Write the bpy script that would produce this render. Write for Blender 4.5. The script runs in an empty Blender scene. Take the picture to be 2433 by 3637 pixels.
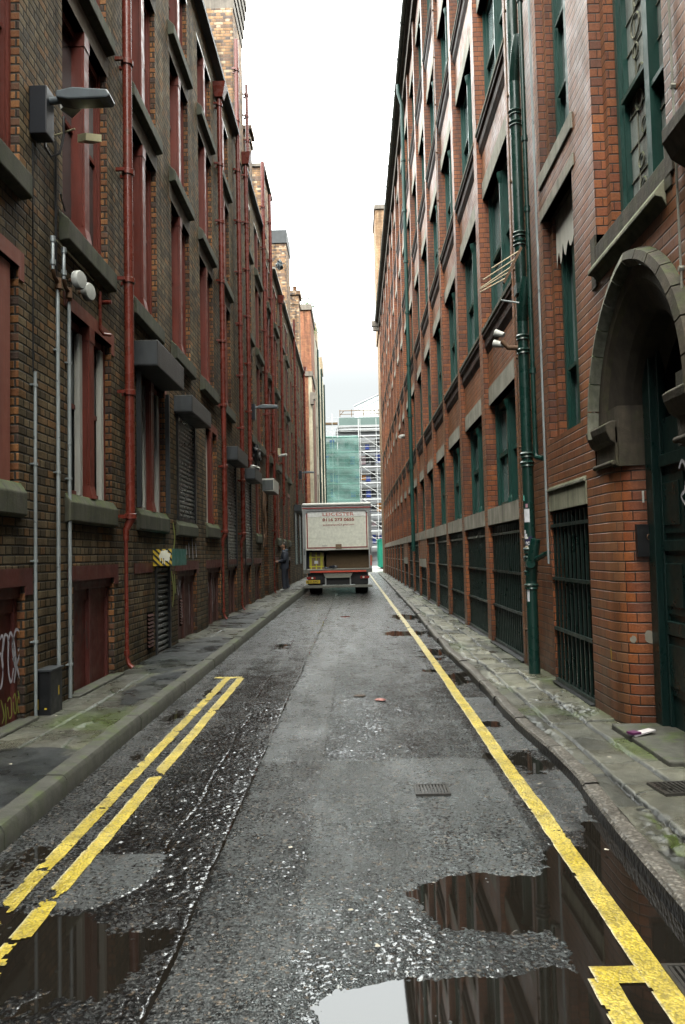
import bpy, bmesh, math, random
import numpy as np
from mathutils import Vector, Matrix
random.seed(7); RNG = np.random.RandomState(11)
PI = math.pi
sc = bpy.context.scene
COL = sc.collection

# ------------------------------------------------------------------ helpers
class MB:
    """collects shapes, links them as ONE mesh object"""
    def __init__(s): s.v=[]; s.f=[]; s.m=[]
    def add(s, vs, fs, mi=0):
        b=len(s.v); s.v+= [tuple(p) for p in vs]
        s.f+= [tuple(i+b for i in f) for f in fs]; s.m+=[mi]*len(fs); return s
    def box(s, x0,x1,y0,y1,z0,z1, mi=0):
        if x0>x1:x0,x1=x1,x0
        if y0>y1:y0,y1=y1,y0
        vs=[(x0,y0,z0),(x1,y0,z0),(x1,y1,z0),(x0,y1,z0),(x0,y0,z1),(x1,y0,z1),(x1,y1,z1),(x0,y1,z1)]
        fs=[(3,2,1,0),(4,5,6,7),(0,1,5,4),(1,2,6,5),(2,3,7,6),(3,0,4,7)]
        return s.add(vs,fs,mi)
    def quad(s,a,b,c,d,mi=0): return s.add([a,b,c,d],[(0,1,2,3)],mi)
    def prism(s, pts, axis, a0, a1, mi=0):
        """pts: 2D polygon in the two other axes (order x,y,z minus axis)"""
        def P(p,a):
            if axis=='x': return (a,p[0],p[1])
            if axis=='y': return (p[0],a,p[1])
            return (p[0],p[1],a)
        n=len(pts); vs=[P(p,a0) for p in pts]+[P(p,a1) for p in pts]
        fs=[tuple(range(n-1,-1,-1)),tuple(range(n,2*n))]+[(i,(i+1)%n,n+(i+1)%n,n+i) for i in range(n)]
        return s.add(vs,fs,mi)
    def tube(s, pts, r, n=10, mi=0, cap=True):
        pts=[Vector(p) for p in pts]; rs=r if isinstance(r,(list,tuple)) else [r]*len(pts)
        up=None; vs=[]; fs=[]
        for i,p in enumerate(pts):
            t=(pts[min(i+1,len(pts)-1)]-pts[max(i-1,0)])
            if t.length<1e-9: t=Vector((0,0,1))
            t.normalize()
            if up is None:
                up=Vector((0,0,1)) if abs(t.z)<.9 else Vector((0,1,0))
            a=up.cross(t); 
            if a.length<1e-6: a=Vector((1,0,0)).cross(t)
            a.normalize(); b=t.cross(a); up=b if abs(t.z)<.9 or True else up
            up=t.cross(a).normalized()
            for k in range(n):
                q=2*PI*k/n; vs.append(p+a*math.cos(q)*rs[i]+b*math.sin(q)*rs[i])
        for i in range(len(pts)-1):
            for k in range(n):
                k2=(k+1)%n; fs.append((i*n+k,i*n+k2,(i+1)*n+k2,(i+1)*n+k))
        if cap:
            fs.append(tuple(range(n-1,-1,-1))); fs.append(tuple((len(pts)-1)*n+k for k in range(n)))
        return s.add(vs,fs,mi)
    def build(s, name, mats, parent=None, smooth=False, loc=None, bevel=0):
        me=bpy.data.meshes.new(name); me.from_pydata(s.v,[],s.f)
        if not isinstance(mats,(list,tuple)): mats=[mats]
        for m in mats: me.materials.append(m)
        if len(mats)>1: me.polygons.foreach_set('material_index', s.m)
        bm=bmesh.new(); bm.from_mesh(me); bmesh.ops.recalc_face_normals(bm,faces=bm.faces); bm.to_mesh(me); bm.free()
        if smooth:
            me.polygons.foreach_set('use_smooth',[True]*len(me.polygons))
            try: me.set_sharp_from_angle(angle=math.radians(40))
            except Exception: pass
        me.update()
        o=bpy.data.objects.new(name,me); COL.objects.link(o)
        if parent is not None: o.parent=parent
        if loc is not None: o.location=loc
        if bevel:
            b=o.modifiers.new('bevel','BEVEL'); b.width=bevel; b.segments=2; b.limit_method='ANGLE'
        return o

def tag(o,label=None,cat=None,group=None,kind=None):
    if label: o['label']=label
    if cat: o['category']=cat
    if group: o['group']=group
    if kind: o['kind']=kind
    return o
def thing(name,label,cat,loc=(0,0,0),rz=0,group=None):
    o=bpy.data.objects.new(name,None); COL.objects.link(o); o.empty_display_size=.2
    o.location=loc; o.rotation_euler=(0,0,rz); return tag(o,label,cat,group)
def P(name,mb,mats,parent,**k):
    """part built in world coordinates: the mesh is shifted into its thing's space"""
    L=Vector((0,0,0)); q=parent
    while q is not None: L+=Vector(q.location); q=q.parent
    for i,v in enumerate(mb.v): mb.v[i]=(v[0]-L.x,v[1]-L.y,v[2]-L.z)
    return mb.build(name,mats,parent,**k)
def kids(o): return [c for c in COL.objects if c.parent==o]
def copy_tree(o,parent=None,ch=None):
    c=o.copy(); COL.objects.link(c); c.parent=parent
    for k in list(KIDS.get(o.name,[])): copy_tree(k,c)
    return c
KIDS={}
def own(o,*cs): KIDS.setdefault(o.name,[]).extend(cs); return o

# ------------------------------------------------------------------ materials
class G:
    def __init__(s,name):
        s.m=bpy.data.materials.new(name); s.m.use_nodes=True; s.nt=s.m.node_tree
        s.bs=s.nt.nodes['Principled BSDF']; s.out=s.nt.nodes['Material Output']
    def n(s,t,**k):
        x=s.nt.nodes.new(t)
        for a,b in k.items(): setattr(x,a,b)
        return x
    def l(s,a,b): s.nt.links.new(a,b)
    def set(s,node,**k):
        for a,b in k.items():
            i=node.inputs[a.replace('_',' ')] if a.replace('_',' ') in node.inputs else node.inputs[a]
            if hasattr(b,'is_linked') or isinstance(b,bpy.types.NodeSocket): s.l(b,i)
            else: i.default_value=b
    def math(s,op,a,b=None,c=None,clamp=False):
        x=s.n('ShaderNodeMath',operation=op,use_clamp=clamp)
        for i,v in enumerate((a,b,c)):
            if v is None: continue
            if isinstance(v,bpy.types.NodeSocket): s.l(v,x.inputs[i])
            else: x.inputs[i].default_value=v
        return x.outputs[0]
    def noise(s,vec,scale,detail=4,rough=.55,dist=0):
        x=s.n('ShaderNodeTexNoise'); x.inputs['Scale'].default_value=scale; x.inputs['Detail'].default_value=detail
        x.inputs['Roughness'].default_value=rough; x.inputs['Distortion'].default_value=dist
        if vec is not None: s.l(vec,x.inputs['Vector'])
        return x.outputs['Fac']
    def ramp(s,f,stops,const=False):
        x=s.n('ShaderNodeValToRGB'); cr=x.color_ramp
        if const: cr.interpolation='CONSTANT'
        while len(cr.elements)>1: cr.elements.remove(cr.elements[-1])
        for i,(p,c) in enumerate(stops):
            if not isinstance(c,(tuple,list)): c=(c,c,c)
            e=cr.elements[0] if i==0 else cr.elements.new(p)
            e.position=p; e.color=(*c,1)
        s.l(f,x.inputs[0]); return x.outputs[0]
    def mix(s,f,a,b,bt='MIX'):
        x=s.n('ShaderNodeMix',data_type='RGBA',blend_type=bt)
        for i,v in ((0,f),(6,a),(7,b)):
            if isinstance(v,bpy.types.NodeSocket): s.l(v,x.inputs[i])
            else: x.inputs[i].default_value=v if i==0 else (*v,1) if len(v)==3 else v
        return x.outputs[2]
    def pos(s):
        g=s.n('ShaderNodeNewGeometry'); return g
    def scalev(s,vec,v):
        x=s.n('ShaderNodeVectorMath',operation='MULTIPLY'); s.l(vec,x.inputs[0]); x.inputs[1].default_value=v; return x.outputs[0]
    def bump(s,h,dist,strength=1,normal=None):
        x=s.n('ShaderNodeBump'); x.inputs['Distance'].default_value=dist; x.inputs['Strength'].default_value=strength
        s.l(h,x.inputs['Height'])
        if normal is not None: s.l(normal,x.inputs['Normal'])
        s.l(x.outputs[0],s.bs.inputs['Normal']); return x.outputs[0]
    def fin(s,color=None,rough=None,metal=None,spec=None):
        if color is not None:
            if isinstance(color,bpy.types.NodeSocket): s.l(color,s.bs.inputs['Base Color'])
            else: s.bs.inputs['Base Color'].default_value=(*color,1)
        if rough is not None:
            if isinstance(rough,bpy.types.NodeSocket): s.l(rough,s.bs.inputs['Roughness'])
            else: s.bs.inputs['Roughness'].default_value=rough
        if metal is not None: s.bs.inputs['Metallic'].default_value=metal
        if spec is not None: s.bs.inputs['Specular IOR Level'].default_value=spec
        return s.m

def brick_mat(name, cols, mortar, h=.079, w=.235, joint=.010, rough=.75, dirt=(.5,1.15), dirtcol=(.03,.028,.024),
              sootz=None, bumpd=.006, spec=.35, front=None, green=False, wob=.006, frontdark=None, english=True,vj=1.0):
    g=G(name); ge=g.pos(); pos=ge.outputs['Position']; nz=g.n('ShaderNodeSeparateXYZ'); g.l(ge.outputs['True Normal'],nz.inputs[0])
    nn=g.n('ShaderNodeTexNoise'); nn.inputs['Scale'].default_value=6; nn.inputs['Detail'].default_value=2; g.l(pos,nn.inputs['Vector'])
    sub=g.n('ShaderNodeVectorMath',operation='SUBTRACT'); g.l(nn.outputs['Color'],sub.inputs[0]); sub.inputs[1].default_value=(.5,.5,.5)
    mu=g.scalev(sub.outputs[0],(wob,wob,wob)); ad=g.n('ShaderNodeVectorMath',operation='ADD'); g.l(pos,ad.inputs[0]); g.l(mu,ad.inputs[1])
    sp=g.n('ShaderNodeSeparateXYZ'); g.l(ad.outputs[0],sp.inputs[0]); x,y,z=sp.outputs
    isx=g.math('GREATER_THAN',g.math('ABSOLUTE',nz.outputs[0]),.6)
    u=g.math('ADD',g.math('MULTIPLY',y,isx),g.math('MULTIPLY',x,g.math('SUBTRACT',1,isx)))
    r=g.math('DIVIDE',z,h); row=g.math('FLOOR',r); fr=g.math('SUBTRACT',r,row)
    par=g.math('MODULO',g.math('ABSOLUTE',row),2)
    ww=g.math('SUBTRACT',w,g.math('MULTIPLY',par,w*.5)) if english else g.math('MULTIPLY',1,w)
    cu=g.math('ADD',g.math('DIVIDE',u,ww),g.math('MULTIPLY',par,.5)); col=g.math('FLOOR',cu); fc=g.math('SUBTRACT',cu,col)
    def edge(f,size): return g.math('MULTIPLY',g.math('MINIMUM',f,g.math('SUBTRACT',1,f)),size)
    d=g.math('MINIMUM',edge(fr,h),edge(fc,g.math('MULTIPLY',ww,vj)))
    mr=g.n('ShaderNodeMapRange'); mr.interpolation_type='SMOOTHSTEP'; g.l(d,mr.inputs[0]); mr.inputs[1].default_value=joint*.25; mr.inputs[2].default_value=joint*.75
    face=mr.outputs[0]
    cb=g.n('ShaderNodeCombineXYZ'); g.l(row,cb.inputs[0]); g.l(col,cb.inputs[1]); g.l(g.math('MULTIPLY',isx,7),cb.inputs[2])
    wn=g.n('ShaderNodeTexWhiteNoise',noise_dimensions='3D'); g.l(cb.outputs[0],wn.inputs[0])
    n=len(cols); c=g.ramp(wn.outputs['Value'],[(i/n,cc) for i,cc in enumerate(cols)],const=True)
    fine=g.noise(pos,60,3,.6); c=g.mix(.55,c,g.ramp(fine,[(.25,.25),(.8,1.)]),'MULTIPLY')
    c=g.mix(1,c,(1.35,1.35,1.35),'MULTIPLY')
    c=g.mix(face,mortar,c)
    big=g.noise(pos,.7,5,.6); st=g.noise(g.scalev(pos,(2.5,2.5,.22)),1.6,4,.6)
    dd=g.math('MULTIPLY',g.ramp(big,[(.3,dirt[0]),(.72,dirt[1])]),g.ramp(st,[(.30,.36),(.60,1.15)]))
    c=g.mix(1,c,dd,'MULTIPLY')
    if front is not None:   # pale grazing sheen of street faces put into the colour, uneven by brick
        f=g.math('MULTIPLY',g.math('MULTIPLY',isx,front[0]),g.math('MULTIPLY_ADD',wn.outputs['Value'],1.1,.45)); f=g.math('MULTIPLY',f,g.math('MULTIPLY_ADD',face,.7,.3)); c=g.mix(g.math('MULTIPLY',f,g.ramp(big,[(.3,.5),(.7,1.)])),c,front[1])
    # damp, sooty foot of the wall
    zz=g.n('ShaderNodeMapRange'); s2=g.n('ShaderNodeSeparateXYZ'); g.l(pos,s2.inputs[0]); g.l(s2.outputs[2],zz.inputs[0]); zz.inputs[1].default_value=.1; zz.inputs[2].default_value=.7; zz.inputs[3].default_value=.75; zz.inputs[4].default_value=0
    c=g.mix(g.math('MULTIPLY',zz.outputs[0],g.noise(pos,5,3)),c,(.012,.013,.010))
    if green:
        c=g.mix(g.math('MULTIPLY',zz.outputs[0],g.ramp(g.noise(pos,9,4),[(.5,0),(.75,.5)])),c,(.03,.05,.012))
    h1=g.math('ADD',face,g.math('MULTIPLY',fine,.35)); h1=g.math('ADD',h1,g.math('MULTIPLY',wn.outputs['Value'],.35))
    g.bump(h1,bumpd)
    return g.fin(c,g.ramp(g.noise(pos,4,3),[(.3,rough-.12),(.7,rough+.08)]),spec=spec)

def stone_mat(name,col,moss=.0,rough=.8,dark=.35,scale=3):
    g=G(name); ge=g.pos(); pos=ge.outputs['Position']
    a=g.noise(pos,scale,6,.65); st=g.noise(g.scalev(pos,(4,4,.35)),2.2,4,.6)
    c=g.mix(1,col,g.ramp(a,[(.25,.55),(.75,1.15)]),'MULTIPLY'); c=g.mix(1,c,g.ramp(st,[(.3,dark),(.62,1.08)]),'MULTIPLY')
    if moss:
        s=g.n('ShaderNodeSeparateXYZ'); g.l(ge.outputs['Normal'],s.inputs[0])
        up=g.math('MAXIMUM',g.ramp(s.outputs[2],[(.2,0),(.7,1)]),.25)
        m=g.math('MULTIPLY',up,g.ramp(g.noise(pos,5,5,.7),[(.5-moss*.28,0),(.72-moss*.2,1)])); m=g.math('MULTIPLY',m,.85)
        c=g.mix(m,c,g.ramp(g.noise(pos,22,3),[(.3,(.025,.05,.008)),(.7,(.10,.14,.02))]))
    g.bump(g.math('ADD',g.noise(pos,25,5,.7),g.math('MULTIPLY',a,1)),.004)
    return g.fin(c,rough)
def paint_mat(name,col,rough=.4,wear=.5,rust=None,spec=.5,metal=0):
    g=G(name); pos=g.pos().outputs['Position']
    c=g.mix(1,col,g.ramp(g.noise(g.scalev(pos,(6,6,.8)),1.6,5,.65),[(.25,1-wear),(.7,1.12)]),'MULTIPLY')
    if rust: c=g.mix(g.ramp(g.noise(pos,7,6,.7),[(.56,0),(.70,.85)]),c,rust)
    g.bump(g.noise(pos,40,3),.001)
    return g.fin(c,g.ramp(g.noise(pos,8,4),[(.3,max(.05,rough-.12)),(.7,min(1,rough+.15))]),metal=metal,spec=spec)
def plain(name,col,rough=.5,metal=0,spec=.5): 
    g=G(name); pos=g.pos().outputs['Position']
    c=g.mix(1,col,g.ramp(g.noise(pos,12,3),[(.3,.85),(.7,1.05)]),'MULTIPLY')
    return g.fin(c,rough,metal,spec)
def glass_mat(name,col,rough=.06):
    g=G(name); pos=g.pos().outputs['Position']
    c=g.mix(1,col,g.ramp(g.noise(pos,1.3,3),[(.3,.5),(.7,1.3)]),'MULTIPLY'); g.bump(g.noise(pos,1.7,2),.01,.25)
    return g.fin(c,g.ramp(g.noise(pos,6,4),[(.4,rough),(.7,rough+.12)]),spec=1.0)

M={}
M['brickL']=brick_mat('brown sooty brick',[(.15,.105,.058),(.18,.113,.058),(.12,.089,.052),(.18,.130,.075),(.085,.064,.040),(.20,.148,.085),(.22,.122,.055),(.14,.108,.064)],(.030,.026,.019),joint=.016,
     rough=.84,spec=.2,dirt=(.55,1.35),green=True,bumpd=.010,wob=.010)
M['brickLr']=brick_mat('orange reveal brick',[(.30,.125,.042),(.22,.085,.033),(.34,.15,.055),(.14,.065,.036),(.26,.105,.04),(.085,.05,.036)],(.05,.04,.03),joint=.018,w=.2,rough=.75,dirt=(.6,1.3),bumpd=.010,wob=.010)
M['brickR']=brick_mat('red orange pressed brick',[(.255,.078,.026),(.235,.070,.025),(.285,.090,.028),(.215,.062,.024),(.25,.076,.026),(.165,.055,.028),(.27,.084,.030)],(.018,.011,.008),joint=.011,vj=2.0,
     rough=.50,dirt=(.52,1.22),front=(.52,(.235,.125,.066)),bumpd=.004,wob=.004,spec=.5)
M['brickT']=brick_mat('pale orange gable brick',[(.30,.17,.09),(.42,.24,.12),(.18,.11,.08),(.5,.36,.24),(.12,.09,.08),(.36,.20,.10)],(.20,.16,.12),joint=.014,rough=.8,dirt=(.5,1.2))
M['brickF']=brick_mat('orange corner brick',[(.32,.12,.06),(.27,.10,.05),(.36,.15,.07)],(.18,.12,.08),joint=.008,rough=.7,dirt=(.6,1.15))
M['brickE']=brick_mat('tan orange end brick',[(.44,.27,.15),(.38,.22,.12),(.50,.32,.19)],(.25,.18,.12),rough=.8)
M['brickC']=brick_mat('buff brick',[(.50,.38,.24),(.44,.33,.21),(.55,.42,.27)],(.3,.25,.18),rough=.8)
M['brickS']=brick_mat('soot and shade red corbel brick',[(.04,.018,.012),(.03,.014,.01),(.055,.022,.014)],(.01,.008,.006),joint=.008,rough=.7,dirt=(.4,1.0),dirtcol=(0,0,0))  # shade under the sills, together with soot, put into the colour
M['stone']=stone_mat('weathered sandstone',(.26,.235,.19),moss=.35)
M['stoneD']=stone_mat('sooty sandstone sill',(.085,.080,.062),moss=.6,dark=.45)
M['lintel']=stone_mat('grey sandstone lintel',(.17,.14,.11),moss=.0,dark=.6)
M['stoneR']=stone_mat('clean grey stone lintel',(.31,.295,.245),moss=.0,dark=.7)
M['stoneB']=stone_mat('stone band with stains',(.34,.31,.26),moss=.25,dark=.5)
M['stoneM']=stone_mat('mossy stone',(.34,.32,.24),moss=1.0,dark=.5)
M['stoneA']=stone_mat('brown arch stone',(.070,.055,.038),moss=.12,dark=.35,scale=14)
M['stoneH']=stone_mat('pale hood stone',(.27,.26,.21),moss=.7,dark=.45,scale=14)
M['cornice']=stone_mat('grey parapet stone',(.22,.19,.16),dark=.7)
M['cream']=stone_mat('cream stone',(.46,.41,.30),dark=.6)
M['red']=paint_mat('oxide red window paint',(.175,.034,.021),.42,.45,rust=(.10,.03,.02))
M['redpipe']=paint_mat('oxide red pipe paint',(.165,.029,.018),.28,.45,rust=(.09,.04,.025))
M['reddark']=paint_mat('dark red door paint',(.115,.028,.022),.5,.5,rust=(.05,.022,.018))
M['pinkred']=paint_mat('faded red painted stone',(.27,.090,.062),.6,.3)
M['white']=paint_mat('white sash paint',(.66,.64,.58),.45,.25)
M['green']=paint_mat('green window paint',(.012,.064,.052),.40,.5)
M['greenD']=paint_mat('dark green pipe paint',(.006,.034,.027),.30,.35)
M['greenX']=paint_mat('green black railing paint',(.006,.017,.014),.34,.3)
M['greendoor']=paint_mat('dark green door paint',(.005,.022,.020),.35,.3)
M['black']=paint_mat('black metal',(.012,.013,.015),.4,.3)
M['void']=plain('dark interior',(.006,.006,.006),.95,spec=.05)
M['galv']=paint_mat('galvanised steel',(.36,.40,.41),.38,.3,metal=.35)
M['shutbox']=paint_mat('grey shutter box steel',(.10,.11,.11),.45,.6)
M['boxm']=stone_mat('streaked galvanised box steel',(.038,.041,.042),dark=.3,scale=4,rough=.42)
M['shutboxD']=paint_mat('dark shutter box steel',(.035,.04,.045),.5,.4)
M['shutter']=paint_mat('grey roller shutter slats',(.17,.18,.165),.32,.5,metal=.3)
M['glass']=glass_mat('window glass',(.055,.062,.062))
M['glassP']=glass_mat('glass with pale sky reflection',(.24,.27,.27),.12)  # sky reflection in the upper panes put into the glass colour
M['glassR']=glass_mat('right window glass',(.17,.22,.22),.08)
M['lead']=stone_mat('leaded glass with tracery',(.40,.44,.42),dark=.35,scale=12,rough=.3)
M['ledgrey']=plain('lamp head grey',(.12,.14,.155),.35)
M['ledbox']=plain('dark lamp control box',(.012,.014,.02),.35)
M['plasticW']=plain('white plastic',(.62,.62,.58),.4)
M['plasticY']=plain('yellowed plastic',(.6,.55,.35),.5)
M['gutter']=paint_mat('old green gutter',(.05,.065,.05),.5,.5)
M['roof']=plain('slate roof',(.05,.052,.055),.6)
M['rust']=paint_mat('rusty iron',(.16,.085,.045),.7,.4)

# ------------------------------------------------------------------ camera (calibrated from the street's vanishing point)
F=1823.; CX,CY=784.,1172.; HC=1.45; RHO=.022; VP=(812.,1268.)
Yc=Vector(((VP[0]-CX)/F,-(VP[1]-CY)/F,-1)).normalized()
a=(-math.sin(RHO),math.cos(RHO)); cc=-(a[0]*Yc[0]+a[1]*Yc[1])/Yc[2]
Zc=Vector((a[0],a[1],cc)).normalized(); Xc=Yc.cross(Zc)
cam=bpy.data.cameras.new('camera'); camo=bpy.data.objects.new('camera',cam); COL.objects.link(camo)
camo.matrix_world=Matrix(((Xc[0],Xc[1],Xc[2],0),(Yc[0],Yc[1],Yc[2],0),(Zc[0],Zc[1],Zc[2],HC),(0,0,0,1)))
cam.sensor_fit='VERTICAL'; cam.sensor_height=36; cam.lens=28.0; cam.clip_end=2000; cam.clip_start=.05
sc.camera=camo

# ------------------------------------------------------------------ world and light (bright overcast)
w=bpy.data.worlds.new('World'); sc.world=w; w.use_nodes=True; nt=w.node_tree
bg=nt.nodes['Background']; sky=nt.nodes.new('ShaderNodeTexSky'); sky.sky_type='NISHITA'; sky.sun_disc=False
SE,SR=math.radians(62),math.radians(200)
sky.sun_elevation=SE; sky.sun_rotation=SR; sky.dust_density=5; sky.air_density=1; sky.ozone_density=1
mx=nt.nodes.new('ShaderNodeMix'); mx.data_type='RGBA'; mx.inputs[0].default_value=.93
mx.inputs[7].default_value=(9.45,9.95,9.9,1)
nt.links.new(sky.outputs[0],mx.inputs[6])
# overcast sky: even near the horizon, several times brighter towards the zenith
tc=nt.nodes.new('ShaderNodeTexCoord'); sx=nt.nodes.new('ShaderNodeSeparateXYZ'); nt.links.new(tc.outputs['Generated'],sx.inputs[0])
mp_=nt.nodes.new('ShaderNodeMapRange'); mp_.interpolation_type='SMOOTHSTEP'; nt.links.new(sx.outputs[2],mp_.inputs[0]); mp_.inputs[1].default_value=.20; mp_.inputs[2].default_value=.60; mp_.inputs[3].default_value=1; mp_.inputs[4].default_value=10.0
vm=nt.nodes.new('ShaderNodeVectorMath'); vm.operation='SCALE'; nt.links.new(mx.outputs[2],vm.inputs[0]); nt.links.new(mp_.outputs[0],vm.inputs[3])
tm=nt.nodes.new('ShaderNodeMapRange'); nt.links.new(sx.outputs[2],tm.inputs[0]); tm.inputs[1].default_value=.45; tm.inputs[2].default_value=.8
wm=nt.nodes.new('ShaderNodeMix'); wm.data_type='RGBA'; wm.blend_type='MULTIPLY'; wm.inputs[7].default_value=(1,.97,.88,1); nt.links.new(tm.outputs[0],wm.inputs[0]); nt.links.new(vm.outputs[0],wm.inputs[6])
nt.links.new(wm.outputs[2],bg.inputs['Color']); bg.inputs['Strength'].default_value=.1
sun=bpy.data.lights.new('sun','SUN'); sun.energy=3.0; sun.angle=math.radians(70); sun.color=(1,.95,.83)
so=bpy.data.objects.new('sun',sun); COL.objects.link(so)
dirv=Vector((math.sin(SR)*math.cos(SE),math.cos(SR)*math.cos(SE),math.sin(SE)))
so.rotation_euler=dirv.to_track_quat('Z','Y').to_euler(); so.location=(0,0,40)
sc.view_settings.view_transform='Standard'; sc.view_settings.look='None'; sc.view_settings.exposure=0
sc.cycles.max_bounces=6; sc.cycles.diffuse_bounces=0; sc.cycles.glossy_bounces=3; sc.cycles.caustics_reflective=False; sc.cycles.caustics_refractive=False
sc.cycles.use_denoising=True; sc.cycles.sample_clamp_indirect=4

# ------------------------------------------------------------------ ground
def lat(X,Y,s,seed):
    """smooth value noise on arrays, 0..1"""
    x=X/s; y=Y/s; xi=np.floor(x).astype(np.int64); yi=np.floor(y).astype(np.int64); fx=x-xi; fy=y-yi
    fx=fx*fx*(3-2*fx); fy=fy*fy*(3-2*fy)
    def hsh(i,j):
        n=(i*374761393+j*668265263+seed*2147483647+1013)&0x7fffffff; n=((n^(n>>13))*1274126177)&0x7fffffff
        n=(n^(n>>16)); n=(n*2246822519)&0x7fffffff; return ((n^(n>>15))&0xffff)/65535.
    return (hsh(xi,yi)*(1-fx)+hsh(xi+1,yi)*fx)*(1-fy)+(hsh(xi,yi+1)*(1-fx)+hsh(xi+1,yi+1)*fx)*fy
def fbm(X,Y,s,seed,o=4):
    t=0;a=.5;n=0
    for k in range(o): t=t+a*lat(X,Y,s/(2**k),seed+k*17); n+=a; a*=.5
    return t/n
KR=[(-8,1.22),(1,1.22),(3.1,1.22),(3.7,1.24),(4.3,1.27),(4.95,1.31),(5.6,1.305),(6.4,1.27),(7.1,1.26),(8.1,1.29),(9.3,1.29),(10.4,1.265),(11.2,1.26),(15.2,1.32),(19.3,1.39),(29,1.48),(43,1.59),(60,1.68)]
KL=[(-8,-1.79),(4,-1.80),(7,-1.84),(12.8,-1.88),(20,-1.9),(60,-1.93)]
def kr(y): return float(np.interp(y,[p[0] for p in KR],[p[1] for p in KR]))
def kl(y): return float(np.interp(y,[p[0] for p in KL],[p[1] for p in KL]))
def KRa(Y): return np.interp(Y,[p[0] for p in KR],[p[1] for p in KR])
def sstep(a,b,x): t=np.clip((x-a)/(b-a),0,1); return t*t*(3-2*t)
WATER=-.0035
def ell(X,Y,cx,cy,rx,ry,seed,soft=.25,warp=.22):
    wv=(fbm(X,Y,.22,seed,3)-.5)*2*warp*1.6
    d=np.sqrt(((X-cx)/rx)**2+((Y-cy)/ry)**2)+wv
    return 1-sstep(1-soft,1+soft*.3,d)
def road(X,Y):
    """height, tone (brightness) and roughness-zone of the carriageway"""
    n1=lat(X,Y,.011,1); n2=lat(X,Y,.019,2); mid=fbm(X,Y,.12,3,3); low=fbm(X,Y,.9,5,3)
    sA=-.26+.02*(lat(X,Y,.5,31)-.5); sB=-.70+.022*(lat(X*0,Y,.5,32)-.5); sC=-.95+.05*(lat(X*0,Y,.6,33)-.5)-.015*(Y-4)
    past=sstep(5.66,5.72,Y+.04*(lat(X,Y,.3,40)-.5))
    bB=sstep(.05,-.03,X-sB); rough=.92*bB+(1-bB)*np.where(X<sA,.45,.22)
    rough=np.where((X>sA)&(Y>5.7),.62,rough); rough=np.where((X<sA)&(X>sB)&(Y>5.7),.22,rough)
    rough=rough-.45*sstep(.0,.25,sC-.20-X)+.5*(fbm(X,Y,.6,71,4)-.5)
    rough=np.where((X>.88),.75,rough)
    rough=rough*(.7+.6*low)
    edge=sstep(2.85,3.6,Y); rough=np.where((X>sA)&(X<.9),rough+ (1-edge)*.38+.25*ell(X,Y,.55,3.35,.75,.75,77,.5),rough)
    quarter=((X>-1.33)&(X<-.95+.01*np.sin(Y*40))&(Y>3.38+.25*np.clip((-1.0-X)/.3,-.4,0)**2)&(Y<3.98)&(((X+1.33)/.40)**2+((3.98-Y)/.66)**2<1.05)); rough=np.where(quarter,.22,rough)
    gut=(X>1.03+.03*lat(X,Y,.4,9))&(Y>4.2)&(Y<5.35)|((X>1.04)&(Y>5.9)&(Y<8.0)); rough=np.where(gut,.15,rough)
    amp=.0010+.0052*rough
    h=(n1*.55+n2*.45-.5)*amp*2+ (mid-.5)*.0045*(.4+rough)+(low-.5)*.004
    h=h-.0010+.0048*(1-rough)
    def seam(s,wd,dp): return -dp*1.3*np.exp(-((X-s)/(wd*1.3))**2)*(.5+lat(X,Y,.15,51))
    h=h+seam(sA,.005,.003)+seam(sB,.006,.006)+seam(sC,.005,.004)*(Y>3.9)*(lat(X*0,Y,.8,35)>.35)
    h=h-.006*np.exp(-((Y-5.69-.02*(lat(X,Y,.3,40)-.5))/.010)**2)*(X>sB)*(X<.95)
    # soft kerb-side gutter and puddle hollows
    dk=KRa(Y)-X
    h=h-.007*np.exp(-(dk/.07)**2)*sstep(.5,.62,fbm(Y*0+3,Y,1.3,88,3))
    pud=np.zeros_like(X)
    for i,(cx,cy,rx,ry,dp) in enumerate([(.60,3.42,.46,.30,.0085),(1.0,3.25,.32,.75,.012),(.42,2.62,.62,.24,.0075),(1.0,2.55,.40,.40,.010),(0.0,2.60,.24,.22,.0085),
          (-1.16,3.02,.30,.36,.0105),(-.98,2.86,.15,.30,.008),(-1.55,3.15,.25,.35,.007),(-1.60,3.9,.16,.45,.006),(-.84,3.12,.10,.18,.006),
          (1.12,11.6,.22,.75,.012),(1.15,9.3,.18,.55,.012),(.95,9.9,.18,.3,.008),(1.14,6.85,.16,.30,.009),(1.13,5.65,.16,.38,.010),(.93,5.75,.10,.16,.008),(1.18,4.05,.08,.5,.010),
          (-1.64,5.9,.12,.30,.006),(-1.68,7.3,.12,.4,.006),(-1.6,8.5,.14,.5,.006),(-.25,18.7,.16,.35,.008),(.9,14.5,.4,.5,.009),(1.1,18.2,.3,.9,.009),(-1.2,13,.14,.6,.005)]):
        e=ell(X,Y,cx,cy,rx,ry,100+i*7,.25 if rx>.24 else .9,.22 if rx>.24 else .5); pud=np.maximum(pud,e); h=h-dp*e
    tone=np.where(X<sB,.0,np.where(X<sA,.45,.8)); tone=np.where((X>.9),.1,tone); tone=np.where(quarter|gut,.5,tone)
    rep=(np.abs(X+1.2+.03*(Y-10.5))<.19)&(Y>9.8)&(Y<12.2)&(np.abs(Y-11.1)>.02); h=np.where(rep,h*.3+.003,h); tone=np.where(rep,.75,tone)
    far=sstep(7,16,Y); tone=tone*(1-far)+.45*far; rough=rough*(1-far)+.45*far
    tone=tone+(low-.5)*.7+(fbm(X,Y*.35,.35,91,4)-.5)*.5+(lat(X,Y,.6,61)-.5)*.25
    return h,np.clip(tone,0,1),np.clip(rough,0,1),pud
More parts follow.
